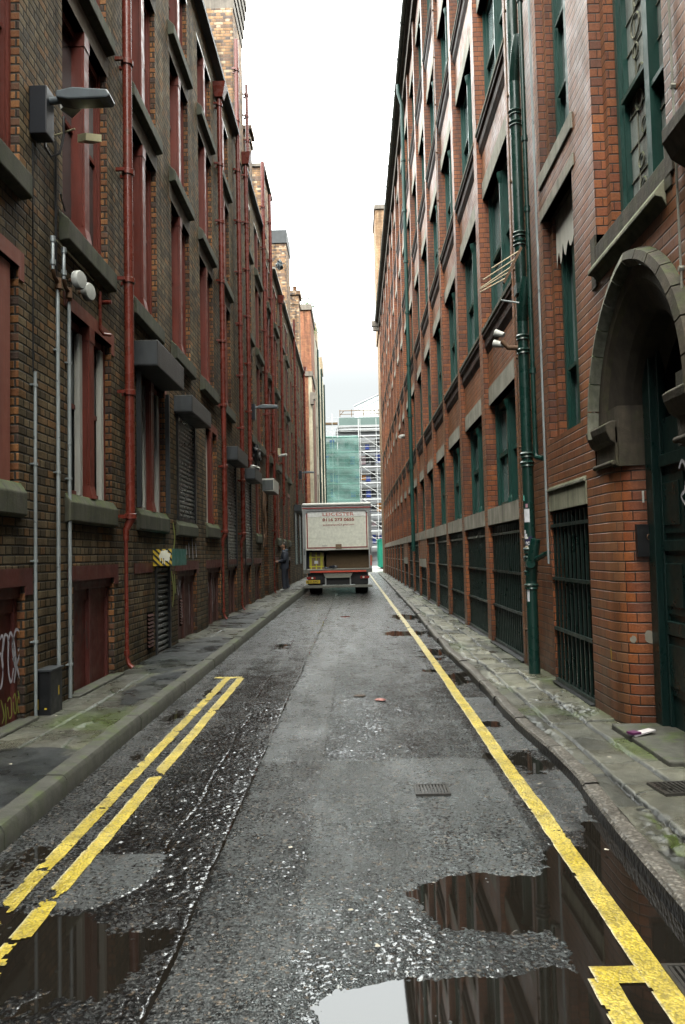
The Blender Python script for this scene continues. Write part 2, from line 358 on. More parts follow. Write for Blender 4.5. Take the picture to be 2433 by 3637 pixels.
def grid_obj(name,xs,ys,fn,mat,attrs=()):
    X,Y=np.meshgrid(xs,ys); out=fn(X,Y); Z=out[0]
    n,m=X.shape; v=np.stack([X,Y,Z],-1).reshape(-1,3)
    i=np.arange(n*m).reshape(n,m); f=np.stack([i[:-1,:-1],i[:-1,1:],i[1:,1:],i[1:,:-1]],-1).reshape(-1,4)
    me=bpy.data.meshes.new(name); me.vertices.add(len(v)); me.vertices.foreach_set('co',v.ravel())
    me.loops.add(f.size); me.loops.foreach_set('vertex_index',f.ravel()); me.polygons.add(len(f))
    me.polygons.foreach_set('loop_start',np.arange(len(f))*4); me.polygons.foreach_set('loop_total',np.full(len(f),4))
    me.polygons.foreach_set('use_smooth',np.ones(len(f),bool))
    me.update(calc_edges=True)
    for k,arr in zip(attrs,out[1:]):
        at=me.attributes.new(k,'FLOAT','POINT'); at.data.foreach_set('value',arr.ravel().astype(np.float32))
    me.materials.append(mat); o=bpy.data.objects.new(name,me); COL.objects.link(o); return o

g=G('wet asphalt'); pos=g.pos().outputs['Position']
at=g.n('ShaderNodeAttribute',attribute_name='tone'); ar=g.n('ShaderNodeAttribute',attribute_name='rgh')
vo=g.n('ShaderNodeTexVoronoi'); vo.inputs['Scale'].default_value=85; g.l(pos,vo.inputs['Vector'])
vs=g.n('ShaderNodeSeparateColor'); g.l(vo.outputs['Color'],vs.inputs[0])
c=g.mix(at.outputs['Fac'],(.007,.0085,.009),(.056,.066,.070))
c=g.mix(1,c,g.ramp(vs.outputs[0],[(0,.35),(.5,.9),(.9,1.5),(.97,3.2)]),'MULTIPLY')
c=g.mix(g.ramp(vs.outputs[1],[(.93,0),(.95,.6)]),c,(.22,.16,.11))
c=g.mix(1,c,g.ramp(g.noise(pos,1.4,5,.6),[(.3,.6),(.7,1.2)]),'MULTIPLY')
dome=g.math('SUBTRACT',1,g.math('POWER',vo.outputs['Distance'],1.6))
wn_=g.math('ADD',g.noise(pos,48,4,.65),g.math('ADD',g.math('MULTIPLY',g.noise(pos,4,4),.26),g.math('MULTIPLY',g.noise(g.scalev(pos,(5.5,.55,1)),1,4,.6),.26)))
wet=g.n('ShaderNodeMapRange'); wet.interpolation_type='SMOOTHSTEP'; g.l(g.math('ADD',wn_,g.math('MULTIPLY',ar.outputs['Fac'],-.22)),wet.inputs[0])
wet.inputs[1].default_value=.56; wet.inputs[2].default_value=.66; stone=wet.outputs[0]
hh=g.math('MULTIPLY',g.math('ADD',g.math('MULTIPLY',dome,g.math('ADD',.45,ar.outputs['Fac'])),g.math('MULTIPLY',g.noise(pos,230,2),.45)),g.math('ADD',.06,stone))
sy=g.n('ShaderNodeSeparateXYZ'); g.l(pos,sy.inputs[0]); fy=g.n('ShaderNodeMapRange'); g.l(sy.outputs[1],fy.inputs[0]); fy.inputs[1].default_value=4; fy.inputs[2].default_value=13; fy.inputs[3].default_value=1; fy.inputs[4].default_value=.28
lowp=g.ramp(g.noise(g.scalev(pos,(2.2,.7,1)),1,4,.6),[(.35,.35),(.6,1)])   # flooded, smoother lengths of the surface
hh=g.math('MULTIPLY',g.math('MULTIPLY',hh,fy.outputs[0]),lowp)
g.bump(hh,.010,1.0)
c=g.mix(stone,g.mix(1,c,(.35,.35,.35),'MULTIPLY'),c)
rr=g.math('ADD',g.ramp(g.noise(pos,7,4),[(.3,.08),(.7,.18)]),g.math('MULTIPLY',stone,.12))
M['road']=g.fin(c,g.math('ADD',rr,.04),spec=1.0)
ys=[]; y=-7.
while y<62:
    ys.append(y)
    y+= .35 if y<1.6 else (.03 if y<2.3 else (.0085 if y<5.2 else (.013 if y<8 else (.026 if y<14 else (.07 if y<24 else .3)))))
xs=np.linspace(-2.05,1.78,372)
ro=grid_obj('road',xs,np.array(ys),lambda X,Y:road(X,Y)[:3],M['road'],('tone','rgh')); tag(ro,kind='structure')
# standing water: one level sheet, seen wherever the surface dips below it
g=G('rain water'); pos=g.pos().outputs['Position']; g.bump(g.noise(pos,3,2),.002,.05)
M['water']=g.fin((.012,.010,.008),.025,spec=.5); g.bs.inputs['IOR'].default_value=1.45
wv=MB(); wv.quad((-1.95,-6,WATER),(1.75,-6,WATER),(1.75,30,WATER),(-1.95,30,WATER)); tag(wv.build('water',M['water']),kind='structure')
# yellow lines: thick worn paint following the road
g=G('worn yellow road paint'); pos=g.pos().outputs['Position']; at=g.n('ShaderNodeAttribute',attribute_name='edge')
c=g.ramp(g.noise(pos,9,6,.7),[(.25,(.26,.18,.03)),(.45,(.62,.46,.030)),(.75,(.78,.60,.06))])
c=g.mix(g.math('MULTIPLY',at.outputs['Fac'],.8),c,(.75,.72,.60)); c=g.mix(g.ramp(g.noise(pos,38,4,.7),[(.58,0),(.68,.7)]),c,(.05,.05,.045)); c=g.mix(1,c,g.ramp(g.noise(pos,3,5,.7),[(.3,.45),(.65,1.05)]),'MULTIPLY')
v2=g.n('ShaderNodeTexVoronoi'); v2.inputs['Scale'].default_value=85; g.l(pos,v2.inputs['Vector'])
c=g.mix(g.ramp(v2.outputs['Distance'],[(.5,0),(.75,.5)]),c,(.06,.05,.02))
g.bump(g.math('ADD',g.noise(pos,60,4),g.math('MULTIPLY',v2.outputs['Distance'],-.8)),.004); M['yellow']=g.fin(c,.38)
def paint_line(name,xf,y0,y1,wd,wear,seed,across=None):
    yy=[];y=y0
    while y<y1: yy.append(y); y+= .012 if y<8 else .03 if y<16 else .2
    yy.append(y1); us=np.linspace(-wd/2,wd/2,11 if across is None else across)
    U,Y=np.meshgrid(us,np.array(yy)); X=U+xf(Y)+.008*(fbm(Y,Y*0+seed,.12,seed,3)-.5)+.012*(fbm(Y,Y*0+seed,.9,seed+5,2)-.5)
    h,_,_,pud=road(X,Y); h=np.maximum(h,WATER+.0005)+.0035+.0015*lat(X,Y,.03,9)
    h2=h.copy()
    edge=np.maximum(1-sstep(.0,.012,U+wd/2)+0*U,.55*sstep(9,16,Y)+.15*lat(X,Y,.2,4))
    wr=fbm(X,Y,.10,seed+3,4)+.10*(np.abs(U)/(wd/2))**3+wear(X,Y)
    n,m=X.shape; i=np.arange(n*m).reshape(n,m); f=np.stack([i[:-1,:-1],i[:-1,1:],i[1:,1:],i[1:,:-1]],-1).reshape(-1,4)
    keep=(wr[:-1,:-1]<.74).ravel(); f=f[keep]
    me=bpy.data.meshes.new(name); me.from_pydata(np.stack([X,Y,h2],-1).reshape(-1,3).tolist(),[],f.tolist())
    a2=me.attributes.new('edge','FLOAT','POINT'); a2.data.foreach_set('value',edge.ravel().astype(np.float32)); me.materials.append(M['yellow'])
    o=bpy.data.objects.new(name,me); COL.objects.link(o); return tag(o,kind='structure')
base=lambda X,Y:0*X
paint_line('yellow_road_line',lambda Y:.985+.0035*(Y-3)*(Y<12)+.0315*(Y>=12),2.0,58,.095,lambda X,Y:-.12+.14*sstep(8,16,Y),1)
paint_line('yellow_road_line',lambda Y:.80+0*Y,-1,2.78,.095,lambda X,Y:-.02+.10*lat(X,Y,.1,3),2)
paint_line('yellow_road_line',lambda Y:.875+0*Y,2.75,2.86,.20,lambda X,Y:-.1+0*X,4,across=24)
paint_line('yellow_road_line',lambda Y:-1.50-.010*(Y-4),2.9,9.55,.085,lambda X,Y:.0+.08*sstep(4.2,3.2,Y)+.05*lat(X,Y,.3,7),5)
paint_line('yellow_road_line',lambda Y:-1.335-.010*(Y-4),2.6,9.55,.085,lambda X,Y:-.04+.08*sstep(3.62,3.5,Y),6)
paint_line('yellow_road_line',lambda Y:-1.545+0*Y,9.56,9.66,.33,lambda X,Y:.0+0*X,8,across=24)

# kerbs
g=G('worn iron kerb with top sheen'); pos=g.pos().outputs['Position']; ge=g.pos(); s=g.n('ShaderNodeSeparateXYZ'); g.l(ge.outputs['Normal'],s.inputs[0])
vo=g.n('ShaderNodeTexVoronoi'); vo.inputs['Scale'].default_value=42; g.l(pos,vo.inputs['Vector'])
c=g.mix(g.ramp(s.outputs[2],[(.3,0),(.8,1)]),(.030,.027,.024),(.19,.175,.155)); c=g.mix(1,c,g.ramp(g.noise(pos,6,4),[(.3,.5),(.7,1.2)]),'MULTIPLY')  # sheen on the upward faces put into the colour as a lighter tone
c=g.mix(1,c,g.ramp(vo.outputs['Distance'],[(.1,1.5),(.5,.6)]),'MULTIPLY')
g.bump(g.math('MULTIPLY',vo.outputs['Distance'],-1),.006); M['kerbR']=g.fin(c,.38)
M['kerbL']=stone_mat('weathered concrete kerb',(.085,.084,.070),moss=.05,dark=.65,scale=9)
kb=MB(); y=-6.
rnd=random.Random(3)
while y<58:
    L=rnd.uniform(.75,1.0); n=6; dx=rnd.uniform(-.008,.010); dz=rnd.uniform(-.012,.008); t2=rnd.uniform(-.008,.008)
    prof=[(0,-.06),(0,.066),(.014,.080),(.085,.085),(.098,.078),(.098,-.06)]
    vs=[];fs=[]
    for k in range(n+1):
        yy=y+.006+(L-.012)*k/n; xx=kr(yy)+dx+t2*(k/n-.5)
        for p in prof: vs.append((xx+p[0],yy,p[1]+dz))
    m=len(prof)
    for k in range(n):
        for q in range(m): fs.append((k*m+q,k*m+(q+1)%m,(k+1)*m+(q+1)%m,(k+1)*m+q))
    fs.append(tuple(range(m))); fs.append(tuple(n*m+q for q in range(m)))
    kb.add(vs,fs); y+=L
tag(kb.build('kerb',M['kerbR'],smooth=True),kind='structure')
kb=MB(); y=-6.
while y<60:
    L=.915; yy0=y+.005; yy1=y+L-.005; dz=rnd.uniform(-.006,.006); dx=rnd.uniform(-.006,.006); top=.12+.08*min(1,max(0,(y-12)/12))
    vs=[]; prof=[(0,-.06),(0,top-.03),(-.02,top-.002),(-.035,top),(-.13,top+.002),(-.13,-.06)]
    for yy in (yy0,yy1):
        for p in prof: vs.append((kl(yy)+dx+p[0],yy,p[1]+dz))
    m=6; kb.add(vs,[(q,(q+1)%m,m+(q+1)%m,m+q) for q in range(m)]+[tuple(range(m)),tuple(range(m,2*m))]); y+=L
tag(kb.build('kerb',M['kerbL'],smooth=True),kind='structure')

# pavements: slabs in one sheet each, height field with cracks and settled slabs
def slab_field(X,Y,rows,seed,gap=.010):
    """rows: list of (x0,x1,len) strips -> per-slab random, distance to joint"""
    rid=np.zeros(X.shape); dj=np.full(X.shape,9.); wx=X+.02*(fbm(X,Y,.35,seed,3)-.5)*2; wy=Y+.05*(fbm(X,Y,.5,seed+4,3)-.5)*2
    for k,(a0,a1,L) in enumerate(rows):
        m=(wx>=a0)&(wx<a1); off=.37*k; q=(wy+off)/L; qi=np.floor(q); fq=q-qi
        r=((np.sin(qi*12.9898+k*78.233+seed)*43758.5453)%1.0)
        rid=np.where(m,r,rid); d=np.minimum(np.minimum(fq,1-fq)*L,np.minimum(wx-a0,a1-wx)); dj=np.where(m,d,dj)
    return rid,dj
def paveR(X,Y):
    e=KRa(Y)+.098
    rows=[(1.0,1.52,.62),(1.52,1.80,.85),(1.80,2.7,.72)]
    rid,dj=slab_field(X,Y,rows,3)
    crack=np.abs(fbm(X,Y,.55,15,4)-.5); ck=1-sstep(.004,.012,crack)
    tilt=(rid-.5)*.024+(X-1.6)*(rid-.5)*.04
    h=.076+tilt+(fbm(X,Y,.18,8,4)-.5)*.012+(lat(X,Y,.02,5)-.5)*.002
    jt=1-sstep(.005,.018,dj); h=h-.020*jt-.012*ck*(rid>.3)
    pale=np.zeros_like(X)
    for i,(cx,cy,rx,ry) in enumerate([(1.68,8.7,.25,.75),(1.62,10.6,.22,.8),(1.62,12.9,.22,.9),(1.66,15.6,.2,1.1),(1.7,18.8,.2,1.3),(1.72,22.3,.2,1.6)]):
        e2=ell(X,Y,cx,cy,rx,ry,300+i,.12,.10); pale=np.maximum(pale,e2); h=h+.010*e2*1
    rubble=ell(X,Y,1.86,6.85,.13,.32,401,.3,.4)+ell(X,Y,1.38,5.9,.08,.8,405,.3,.4)+ell(X,Y,1.45,3.7,.12,.5,409,.3,.3)
    h=h-rubble*.012+rubble*(lat(X,Y,.03,6)-.4)*.03
    tone=np.clip(.15+rid*.6+pale*.6+(fbm(X,Y,.4,19,3)-.5)*.6,0,1)
    moss=np.clip(.6*sstep(.55,.75,fbm(X,Y,.5,23,4))*np.maximum(jt,ck)+.45*sstep(.55,.75,fbm(X,Y,.5,23,4))*sstep(1.0,.0,pale)+.9*ell(X,Y,1.95,5.6,.25,.35,410)+.9*ell(X,Y,1.47,3.75,.04,.35,411,.3,.5)+.3*sstep(1.9,2.05,X),0,1)
    tone=tone-1.3*jt-1.1*ck*(rid>.3)-.35*np.clip(rubble,0,1)
    return h,tone,moss
def paveL(X,Y):
    rid,dj=slab_field(X,Y,[(-3.2,-2.45,.9),(-2.45,-1.8,1.15)],9)
    crack=np.abs(fbm(X,Y,.6,45,4)-.5); ck=1-sstep(.003,.010,crack)
    asph=np.clip(ell(X,Y,-2.3,4.7,.6,1.15,501,.04,.06)+ell(X,Y,-2.1,8.5,.30,1.1,503,.04,.1)+ell(X,Y,-2.35,11.5,.6,2.0,507,.04,.1)+ell(X,Y,-2.2,17,.6,2.2,509,.04,.1),0,1)
    jt=1-sstep(.004,.012,dj)
    ramp=.08*np.clip((Y-12)/12,0,1)
    h=.098+ramp+(rid-.5)*.01*(1-asph)+(fbm(X,Y,.25,28,4)-.5)*.010+(lat(X,Y,.016,5)-.5)*.003*asph-(.012*jt+.008*ck)*(1-asph)+.003*asph
    h=h-.016*ell(X,Y,-2.17,6.50,.13,.26,520,.3,.1)
    tone=np.where(asph>.5,.04,.35+.4*rid)+(fbm(X,Y,.5,29,3)-.5)*.35
    tone=tone+ .4*ell(X,Y,-1.98,7.4,.12,.5,522)+.3*ell(X,Y,-2.0,5.75,.10,.22,523)
    moss=np.clip((np.maximum(jt,ck)*.5+.8*sstep(.50,.70,fbm(X,Y,.6,53,4)))*(1-asph*.9)*np.clip((12-Y)/3,0.15,1),0,1)
    tone=np.clip(tone,0,1)-(.9*jt+.8*ck)*(1-asph)
    return h,tone,moss
def pave_mat(name,dark,light):
    g=G(name); pos=g.pos().outputs['Position']; a1=g.n('ShaderNodeAttribute',attribute_name='tone'); a2=g.n('ShaderNodeAttribute',attribute_name='moss')
    c=g.ramp(g.math('MULTIPLY_ADD',a1.outputs['Fac'],.5,.5,clamp=True),[(0,(.008,.009,.008)),(.5,dark),(1,light)]); c=g.mix(1,c,g.ramp(g.noise(pos,18,5,.7),[(.25,.6),(.75,1.2)]),'MULTIPLY')
    c=g.mix(1,c,g.ramp(g.noise(pos,2.1,5,.6),[(.3,.6),(.7,1.15)]),'MULTIPLY')
    c=g.mix(g.math('MULTIPLY',a2.outputs['Fac'],.75),c,g.ramp(g.noise(pos,30,3),[(.3,(.03,.045,.010)),(.7,(.10,.14,.03))]))
    g.bump(g.noise(pos,90,4,.7),.003)
    return g.fin(c,g.ramp(g.noise(pos,3,4),[(.35,.18),(.65,.55)]),spec=.5)
M['paveR']=pave_mat('damp flagstones',(.035,.038,.034),(.20,.195,.15)); M['paveL']=pave_mat('damp left flagstones',(.024,.028,.030),(.15,.145,.112))
ys=[]; y=-7.
while y<62: ys.append(y); y+= .3 if y<2.6 else (.012 if y<9 else (.03 if y<16 else (.12 if y<30 else .4)))
ys=np.array(ys)
def strip(name,x0f,x1,fn,mat,n):
    us=np.linspace(0,1,n)
    def f2(U,Y):
        X=x0f(Y)*(1-U)+x1*U; f2.X=X; return fn(X,Y)
    o=grid_obj(name,us,ys,f2,mat,('tone','moss'))
    co=np.empty(len(o.data.vertices)*3); o.data.vertices.foreach_get('co',co); co=co.reshape(-1,3); co[:,0]=f2.X.ravel(); o.data.vertices.foreach_set('co',co.ravel()); o.data.update()
    return tag(o,kind='structure')
strip('pavement',lambda Y:KRa(Y)+.09,2.62,paveR,M['paveR'],110)
strip('pavement',lambda Y:np.full(Y.shape,1.)*np.interp(Y,[p[0] for p in KL],[p[1] for p in KL])-.125,-3.3,paveL,M['paveL'],110)
M['ground']=stone_mat('far ground',(.10,.10,.095),dark=.8)
gb=MB(); gb.quad((-400,-300,-.08),(400,-300,-.08),(400,900,-.08),(-400,900,-.08)); tag(gb.build('ground',M['ground']),kind='structure')
gb=MB(); gb.quad((-12,61.5,-.005),(14,61.5,-.005),(14,130,-.005),(-12,130,-.005)); tag(gb.build('street',stone_mat('pale wet street',(.24,.24,.23),dark=.8)),kind='structure')

# ------------------------------------------------------------------ walls with openings
def wall_mesh(mb,x0,s,y0,y1,z0,z1,ops,depth,mi=0,rmi=1,head=None):
    """plane x=x0 facing s (+1/-1) with rectangular openings (ya,yb,za,zb[,depth])"""
    Y=sorted(set([y0,y1]+[v for o in ops for v in o[:2] if y0<v<y1])); Z=sorted(set([z0,z1]+[v for o in ops for v in o[2:4] if z0<v<z1]))
    for j in range(len(Z)-1):
        zc=(Z[j]+Z[j+1])/2; run=None
        for i in range(len(Y)-1):
            yc=(Y[i]+Y[i+1])/2; hole=any(o[0]<yc<o[1] and o[2]<zc<o[3] for o in ops)
            if not hole:
                if run is None: run=Y[i]
            if (hole or i==len(Y)-2) and run is not None:
                ye=Y[i] if hole else Y[i+1]
                mb.quad((x0,run,Z[j]),(x0,ye,Z[j]),(x0,ye,Z[j+1]),(x0,run,Z[j+1]),mi); run=None
    for o in ops:
        a,b,c,d=o[:4]; dp=o[4] if len(o)>4 else depth; x1=x0-s*dp
        mb.quad((x0,a,c),(x1,a,c),(x1,a,d),(x0,a,d),rmi); mb.quad((x0,b,c),(x1,b,c),(x1,b,d),(x0,b,d),rmi)
        mb.quad((x0,a,d),(x1,a,d),(x1,b,d),(x0,b,d),rmi); mb.quad((x0,a,c),(x1,a,c),(x1,b,c),(x0,b,c),rmi)

# ================================================================== LEFT WAREHOUSE
XL=-2.82
LB=thing('brick_warehouse','long sooty brown brick warehouse with red window columns and red downpipes','building',(XL-3,20,0))
bays=[(-6.9,1.42),(-4.45,1.42),(-2.0,1.42),(.42,1.42),(2.84,1.42),(5.25,1.42),(7.69,1.44),(10.09,1.40),(12.45,1.40),(14.80,1.40),(17.12,1.40),(21.75,.80),(23.55,1.40),(26.75,1.0),(29.2,1.3),(31.7,1.3),(34.1,1.3),(36.6,1.3),(39.0,1.3),(41.4,1.3),(43.8,1.3)]
rows=[(4.87,7.18),(7.70,9.62),(10.12,11.46)]
ops=[]; winL=[]
for (yb,wd) in bays:
    for (za,zb) in rows:
        ops.append((yb,yb+wd,za,zb)); winL.append((yb,wd,za,zb))
gf=[(5.2,1.45),(7.82,1.42),(10.38,1.5),(15.2,1.2),(-4.4,1.4),(-1.9,1.4),(.5,1.4),(2.85,1.4),(22.9,1.1),(29.3,1.0),(31.6,1.0),(34.0,1.0),(43.5,1.0)]
for (yb,wd) in gf: ops.append((yb,yb+wd,2.10,3.97))
shut=[(12.65,1.45,2.05,3.78),(17.55,1.45,1.22,3.6),(20.45,1.3,1.22,3.45),(37.6,2.0,1.0,3.55),(40.6,1.9,1.0,3.55)]
for (yb,wd,za,zb) in shut: ops.append((yb,yb+wd,za,zb,.10))
ops.append((24.75,26.05,.15,3.5,.35))                      # recessed doorway by the person
bas=[(5.15,1.62),(7.95,1.34),(12.62,1.55),(15.22,1.5),(2.6,1.6),(0,1.6),(17.7,1.3),(20.3,1.3),(22.4,1.5),(28.4,.9),(30.6,1.3),(33.4,1.3)]
for (yb,wd) in bas: ops.append((yb,yb+wd,.10,1.24,.16))
ops.append((11.2,12.1,.10,1.33,.10))
mb=MB(); wall_mesh(mb,XL,1,-8,46.6,-.05,12.1,ops,.10)
mb.quad((XL,46.6,-.05),(-9,46.6,-.05),(-9,46.6,12.1),(XL,46.6,12.1)); mb.quad((XL,-8,-.05),(-9,-8,-.05),(-9,-8,12.1),(XL,-8,12.1))
mb.quad((XL,-8,12.1),(-9,-8,12.1),(-9,46.6,12.1),(XL,46.6,12.1))
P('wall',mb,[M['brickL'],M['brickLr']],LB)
mb=MB(); mb.quad((XL-.42,-8,0),(XL-.42,46,0),(XL-.42,46,12),(XL-.42,-8,12)); P('interior',mb,M['void'],LB)
# taller parts above the eaves
mb=MB(); mb.box(-3.04,-9,-7.9,46.5,12.1,12.35); mb.box(-2.66,-3.05,-8,19.55,12.03,12.13); mb.box(-2.7,-3.05,21.3,26.1,12.03,12.12); P('roof',mb,M['roof'],LB)
mb=MB(); mb.box(-2.69,-2.95,28.8,46.5,12.0,12.07); P('coping',mb,M['white'],LB)
mb=MB(); mb.box(-2.80,-6.5,19.6,21.25,11.9,15.45); P('stair_tower',mb,[M['brickT']],LB)
mb=MB()
for k in range(5): mb.box(-2.80+.03*k+.02,-6.5,19.6-.02*k,21.25+.03*k,15.45+.28*k,15.45+.28*(k+1)-.004*0,0)
P('tower_cornice',mb,M['cornice'],LB)
mb=MB(); mb.box(XL+.005,-3.0,19.62,19.74,11.9,15.3); P('corner_quoin',mb,M['cornice'],LB)
mb=MB(); mb.box(-2.84,-3.5,22.9,23.5,11.9,13.75); mb.box(-2.80,-3.55,22.86,23.54,13.75,13.86); mb.box(-2.84,-3.5,22.9,23.5,13.86,14.05); mb.box(-2.76,-3.58,22.82,23.58,14.05,14.16); P('chimney',mb,M['brickT'],LB)
mb=MB(); mb.box(-2.83,-6,26.15,28.75,11.9,14.55); P('gable_wall',mb,M['brickT'],LB)
mb=MB(); mb.box(-2.74,-6,26.1,28.8,14.55,14.66); P('coping',mb,M['cornice'],LB)
mb=MB(); mb.box(-2.80,-6.5,35.4,37.3,11.9,15.6); P('lift_tower',mb,M['brickT'],LB)
mb=MB(); mb.box(-2.76,-6.6,35.35,37.35,15.6,16.2); P('tower_cornice',mb,M['shutboxD'],LB)
def potstack(y0,y1,z0,z1,x0=-2.86):
    mb=MB(); mb.box(x0,-4,y0,y1,z0,z1-.9); mb.box(x0+.05,-4,y0-.04,y1+.04,z1-.9,z1-.78); mb.box(x0,-4,y0,y1,z1-.78,z1-.35); mb.box(x0+.10,-4,y0-.08,y1+.08,z1-.35,z1-.12)
    ch=P('chimney',mb,M['brickT'],LB)
    for k in range(3):
        q=MB(); q.tube([(x0-.25-.35*k,(y0+y1)/2,z1-.12),(x0-.25-.35*k,(y0+y1)/2,z1+.25),(x0-.25-.35*k,(y0+y1)/2,z1+.30)],[.11,.10,.13],12); P('chimney_pot',q,M['brickLr'],ch,smooth=True)
potstack(44.6,45.7,11.9,16.6)
# windows: frame > mullion, panes, sill ; lintels as parts
def left_window(yb,wd,za,zb,fm,upper,sillmat,white=False):
    ye=yb+wd; yc=(yb+ye)/2; x0=XL-.10; f=MB()
    f.box(x0,x0-.06,yb,yb+.07,za,zb); f.box(x0,x0-.06,ye-.07,ye,za,zb); f.box(x0,x0-.06,yb+.07,ye-.07,zb-.08,zb); f.box(x0-.01,x0-.07,yb+.07,ye-.07,za,za+.08)
    zm=za+(zb-za)*.52; f.box(x0-.02,x0-.08,yb+.07,ye-.07,zm-.025,zm+.025)
    f.box(x0+.025,x0,ye-.045,ye-.002,za,zb-.002)
    wn=P('window',f,fm,LB)
    m=MB(); m.box(XL+.004,XL-.16,yc-.075,yc+.075,za+.14,zb-.16); m.prism([(XL+.004,za+.14),(XL+.03,za+.004),(XL-.16,za+.004),(XL-.16,za+.14)],'y',yc-.085,yc+.085); m.box(XL+.012,XL-.16,yc-.085,yc+.085,zb-.16,zb-.003); m.box(XL-.012,XL-.02,yc-.10,yc+.10,za+.16,zb-.18)
    P('mullion',m,M['red'],wn)
    for (a0,a1) in ((yb+.07,yc-.075),(yc+.075,ye-.07)):
        p=MB(); p.quad((x0-.045,a0,za),(x0-.045,a1,za),(x0-.045,a1,zm),(x0-.045,a0,zm)); P('pane',p,M['glass'],wn)
        p=MB(); p.quad((x0-.038,a0,zm),(x0-.038,a1,zm),(x0-.038,a1,zb),(x0-.038,a0,zb)); P('pane',p,M['glassP'] if random.random()<.6 else M['glass'],wn)
    if white:
        s=MB()
        for yy in (yc-.075-.09,ye-.075-.085): s.box(x0-.03,x0+.028,yy,yy+.085,za+.03,zm+.9 if zm+.9<zb-.1 else zb-.1)
        P('sash',s,M['white'],wn)
    return wn
def sillL(yb,wd,z,proud=.10,parent=LB,th=.20,mat=None):
    s=MB(); s.prism([(XL-.1,z),(XL,z+.0),(XL+proud,z-.09),(XL+proud,z-.09-th),(XL,z-.09-th-.02),(XL-.1,z-.12)],'y',yb-.10,yb+wd+.05); return P('sill',s,mat or M['stoneD'],parent,bevel=.012)
for (yb,wd,za,zb) in winL:
    wn=left_window(yb,wd,za,zb,M['red'],True,None); 
    if yb<36: sillL(yb,wd,za+.01,th=.16 if za>6 else .20)
    l=MB(); 
    if zb<11: l.box(XL+.006,XL-.12,yb-.10,yb+wd+.06,zb,zb+.23)
    else: l.box(XL+.006,XL-.12,yb-.08,yb+wd+.06,zb,zb+.055)
    if yb<36: P('lintel',l,M['lintel'] if zb<11 else M['white'],LB)
for (yb,wd) in gf:
    if abs(yb-5.2)<.01:
        p=MB(); p.box(XL-.02,XL-.09,yb,yb+wd-.12,2.1,3.95); P('boarded_window',p,M['pinkred'],LB)
    else: left_window(yb,wd,2.10,3.97,M['red'],False,None,white=True)
    sillL(yb,wd,2.115,proud=.06,th=.19)
    l=MB(); l.box(XL+.010,XL-.12,yb-.12,yb+wd+.10,3.97,4.11); l.box(XL+.010,XL-.04,yb+wd+.002,yb+wd+.10,3.86,3.97); P('lintel',l,M['pinkred'],LB)
def shutter(yb,wd,za,zb,dark=False,box=True,bp=.34,bh=.30,whitebox=False,bx0=None):
    c=MB(); n=int((zb-za)/.075); x=XL-.03
    for k in range(n):
        z=za+.06+(zb-za-.06)*k/n; z2=za+.06+(zb-za-.06)*(k+1)/n; d=(z2-z)
        c.add([(x,yb+.06,z),(x+.028,yb+.06,z+d*.3),(x+.028,yb+.06,z+d*.7),(x,yb+.06,z2-.002),(x,yb+wd-.06,z),(x+.028,yb+wd-.06,z+d*.3),(x+.028,yb+wd-.06,z+d*.7),(x,yb+wd-.06,z2-.002)],[(0,4,5,1),(1,5,6,2),(2,6,7,3)])
    sh=P('roller_shutter',c,M['shutter'],LB)
    for y_ in (yb,yb+wd-.06): q=MB(); q.box(XL+.03,XL-.08,y_,y_+.06,za,zb); P('guide_rail',q,M['black'],sh)
    q=MB(); q.box(XL+.01,XL-.05,yb+.061,yb+wd-.061,za,za+.06); P('bottom_bar',q,M['black'],sh)
    if box:
        b=MB(); b.box(XL+.002,XL+bp,yb-.15,yb+wd+.05,zb-.02,zb-.02+bh); P('shutter_box',b,M['boxm'] if not whitebox else M['white'],sh,bevel=.008)
        b=MB(); b.box(XL+.003,XL+bp-.02,yb-.156,yb-.152,zb,zb+bh-.05); b.box(XL+.004,XL+bp-.015,yb-.14,yb+wd+.04,zb-.026,zb-.0215); P('end_plate',b,M['shutboxD'],sh)
    return sh
shutter(12.65,1.45,2.05,3.78,bh=.27,bp=.30)
shutter(17.55,1.45,1.22,3.6,bh=.30,bp=.30)
shutter(20.45,1.3,1.22,3.45,bh=.28,bp=.32)
shutter(37.6,2.0,1.0,3.55); shutter(40.6,1.9,1.0,3.55)
sillL(12.65,1.45,2.06,proud=.05,th=.16)
# open shutter box over the second ground floor window, one over the doorway
b=MB(); b.box(XL+.002,XL+.34,10.12,11.70,3.93,4.27); P('shutter_box',b,[M['boxm']],LB,bevel=.01)
b=MB(); b.box(XL+.003,XL+.32,10.112,10.117,3.95,4.25); P('end_plate',b,M['shutboxD'],LB)
for yy in (10.30,11.90): b=MB(); b.box(XL+.002,XL+.06,yy,yy+.06,2.12,3.92); P('guide_rail',b,M['shutboxD'],LB)
b=MB(); b.box(XL+.002,XL+.36,24.6,26.2,3.45,3.85); P('shutter_box',b,[M['white']],LB,bevel=.01)
b=MB(); b.box(XL+.003,XL+.34,24.59,24.597,3.48,3.8);  P('end_plate',b,M['shutbox'],LB)
b=MB(); b.box(XL-.22,XL-.27,24.76,26.04,.16,3.49); 
for zz in (.3,1.25,2.2): b.box(XL-.2,XL-.22,24.86,25.94,zz,zz+.75)
P('door',b,M['reddark'],LB)
b=MB(); b.box(XL+.004,XL+.05,12.9,14.2,3.98,4.04); P('sign_board',b,M['white'],LB)
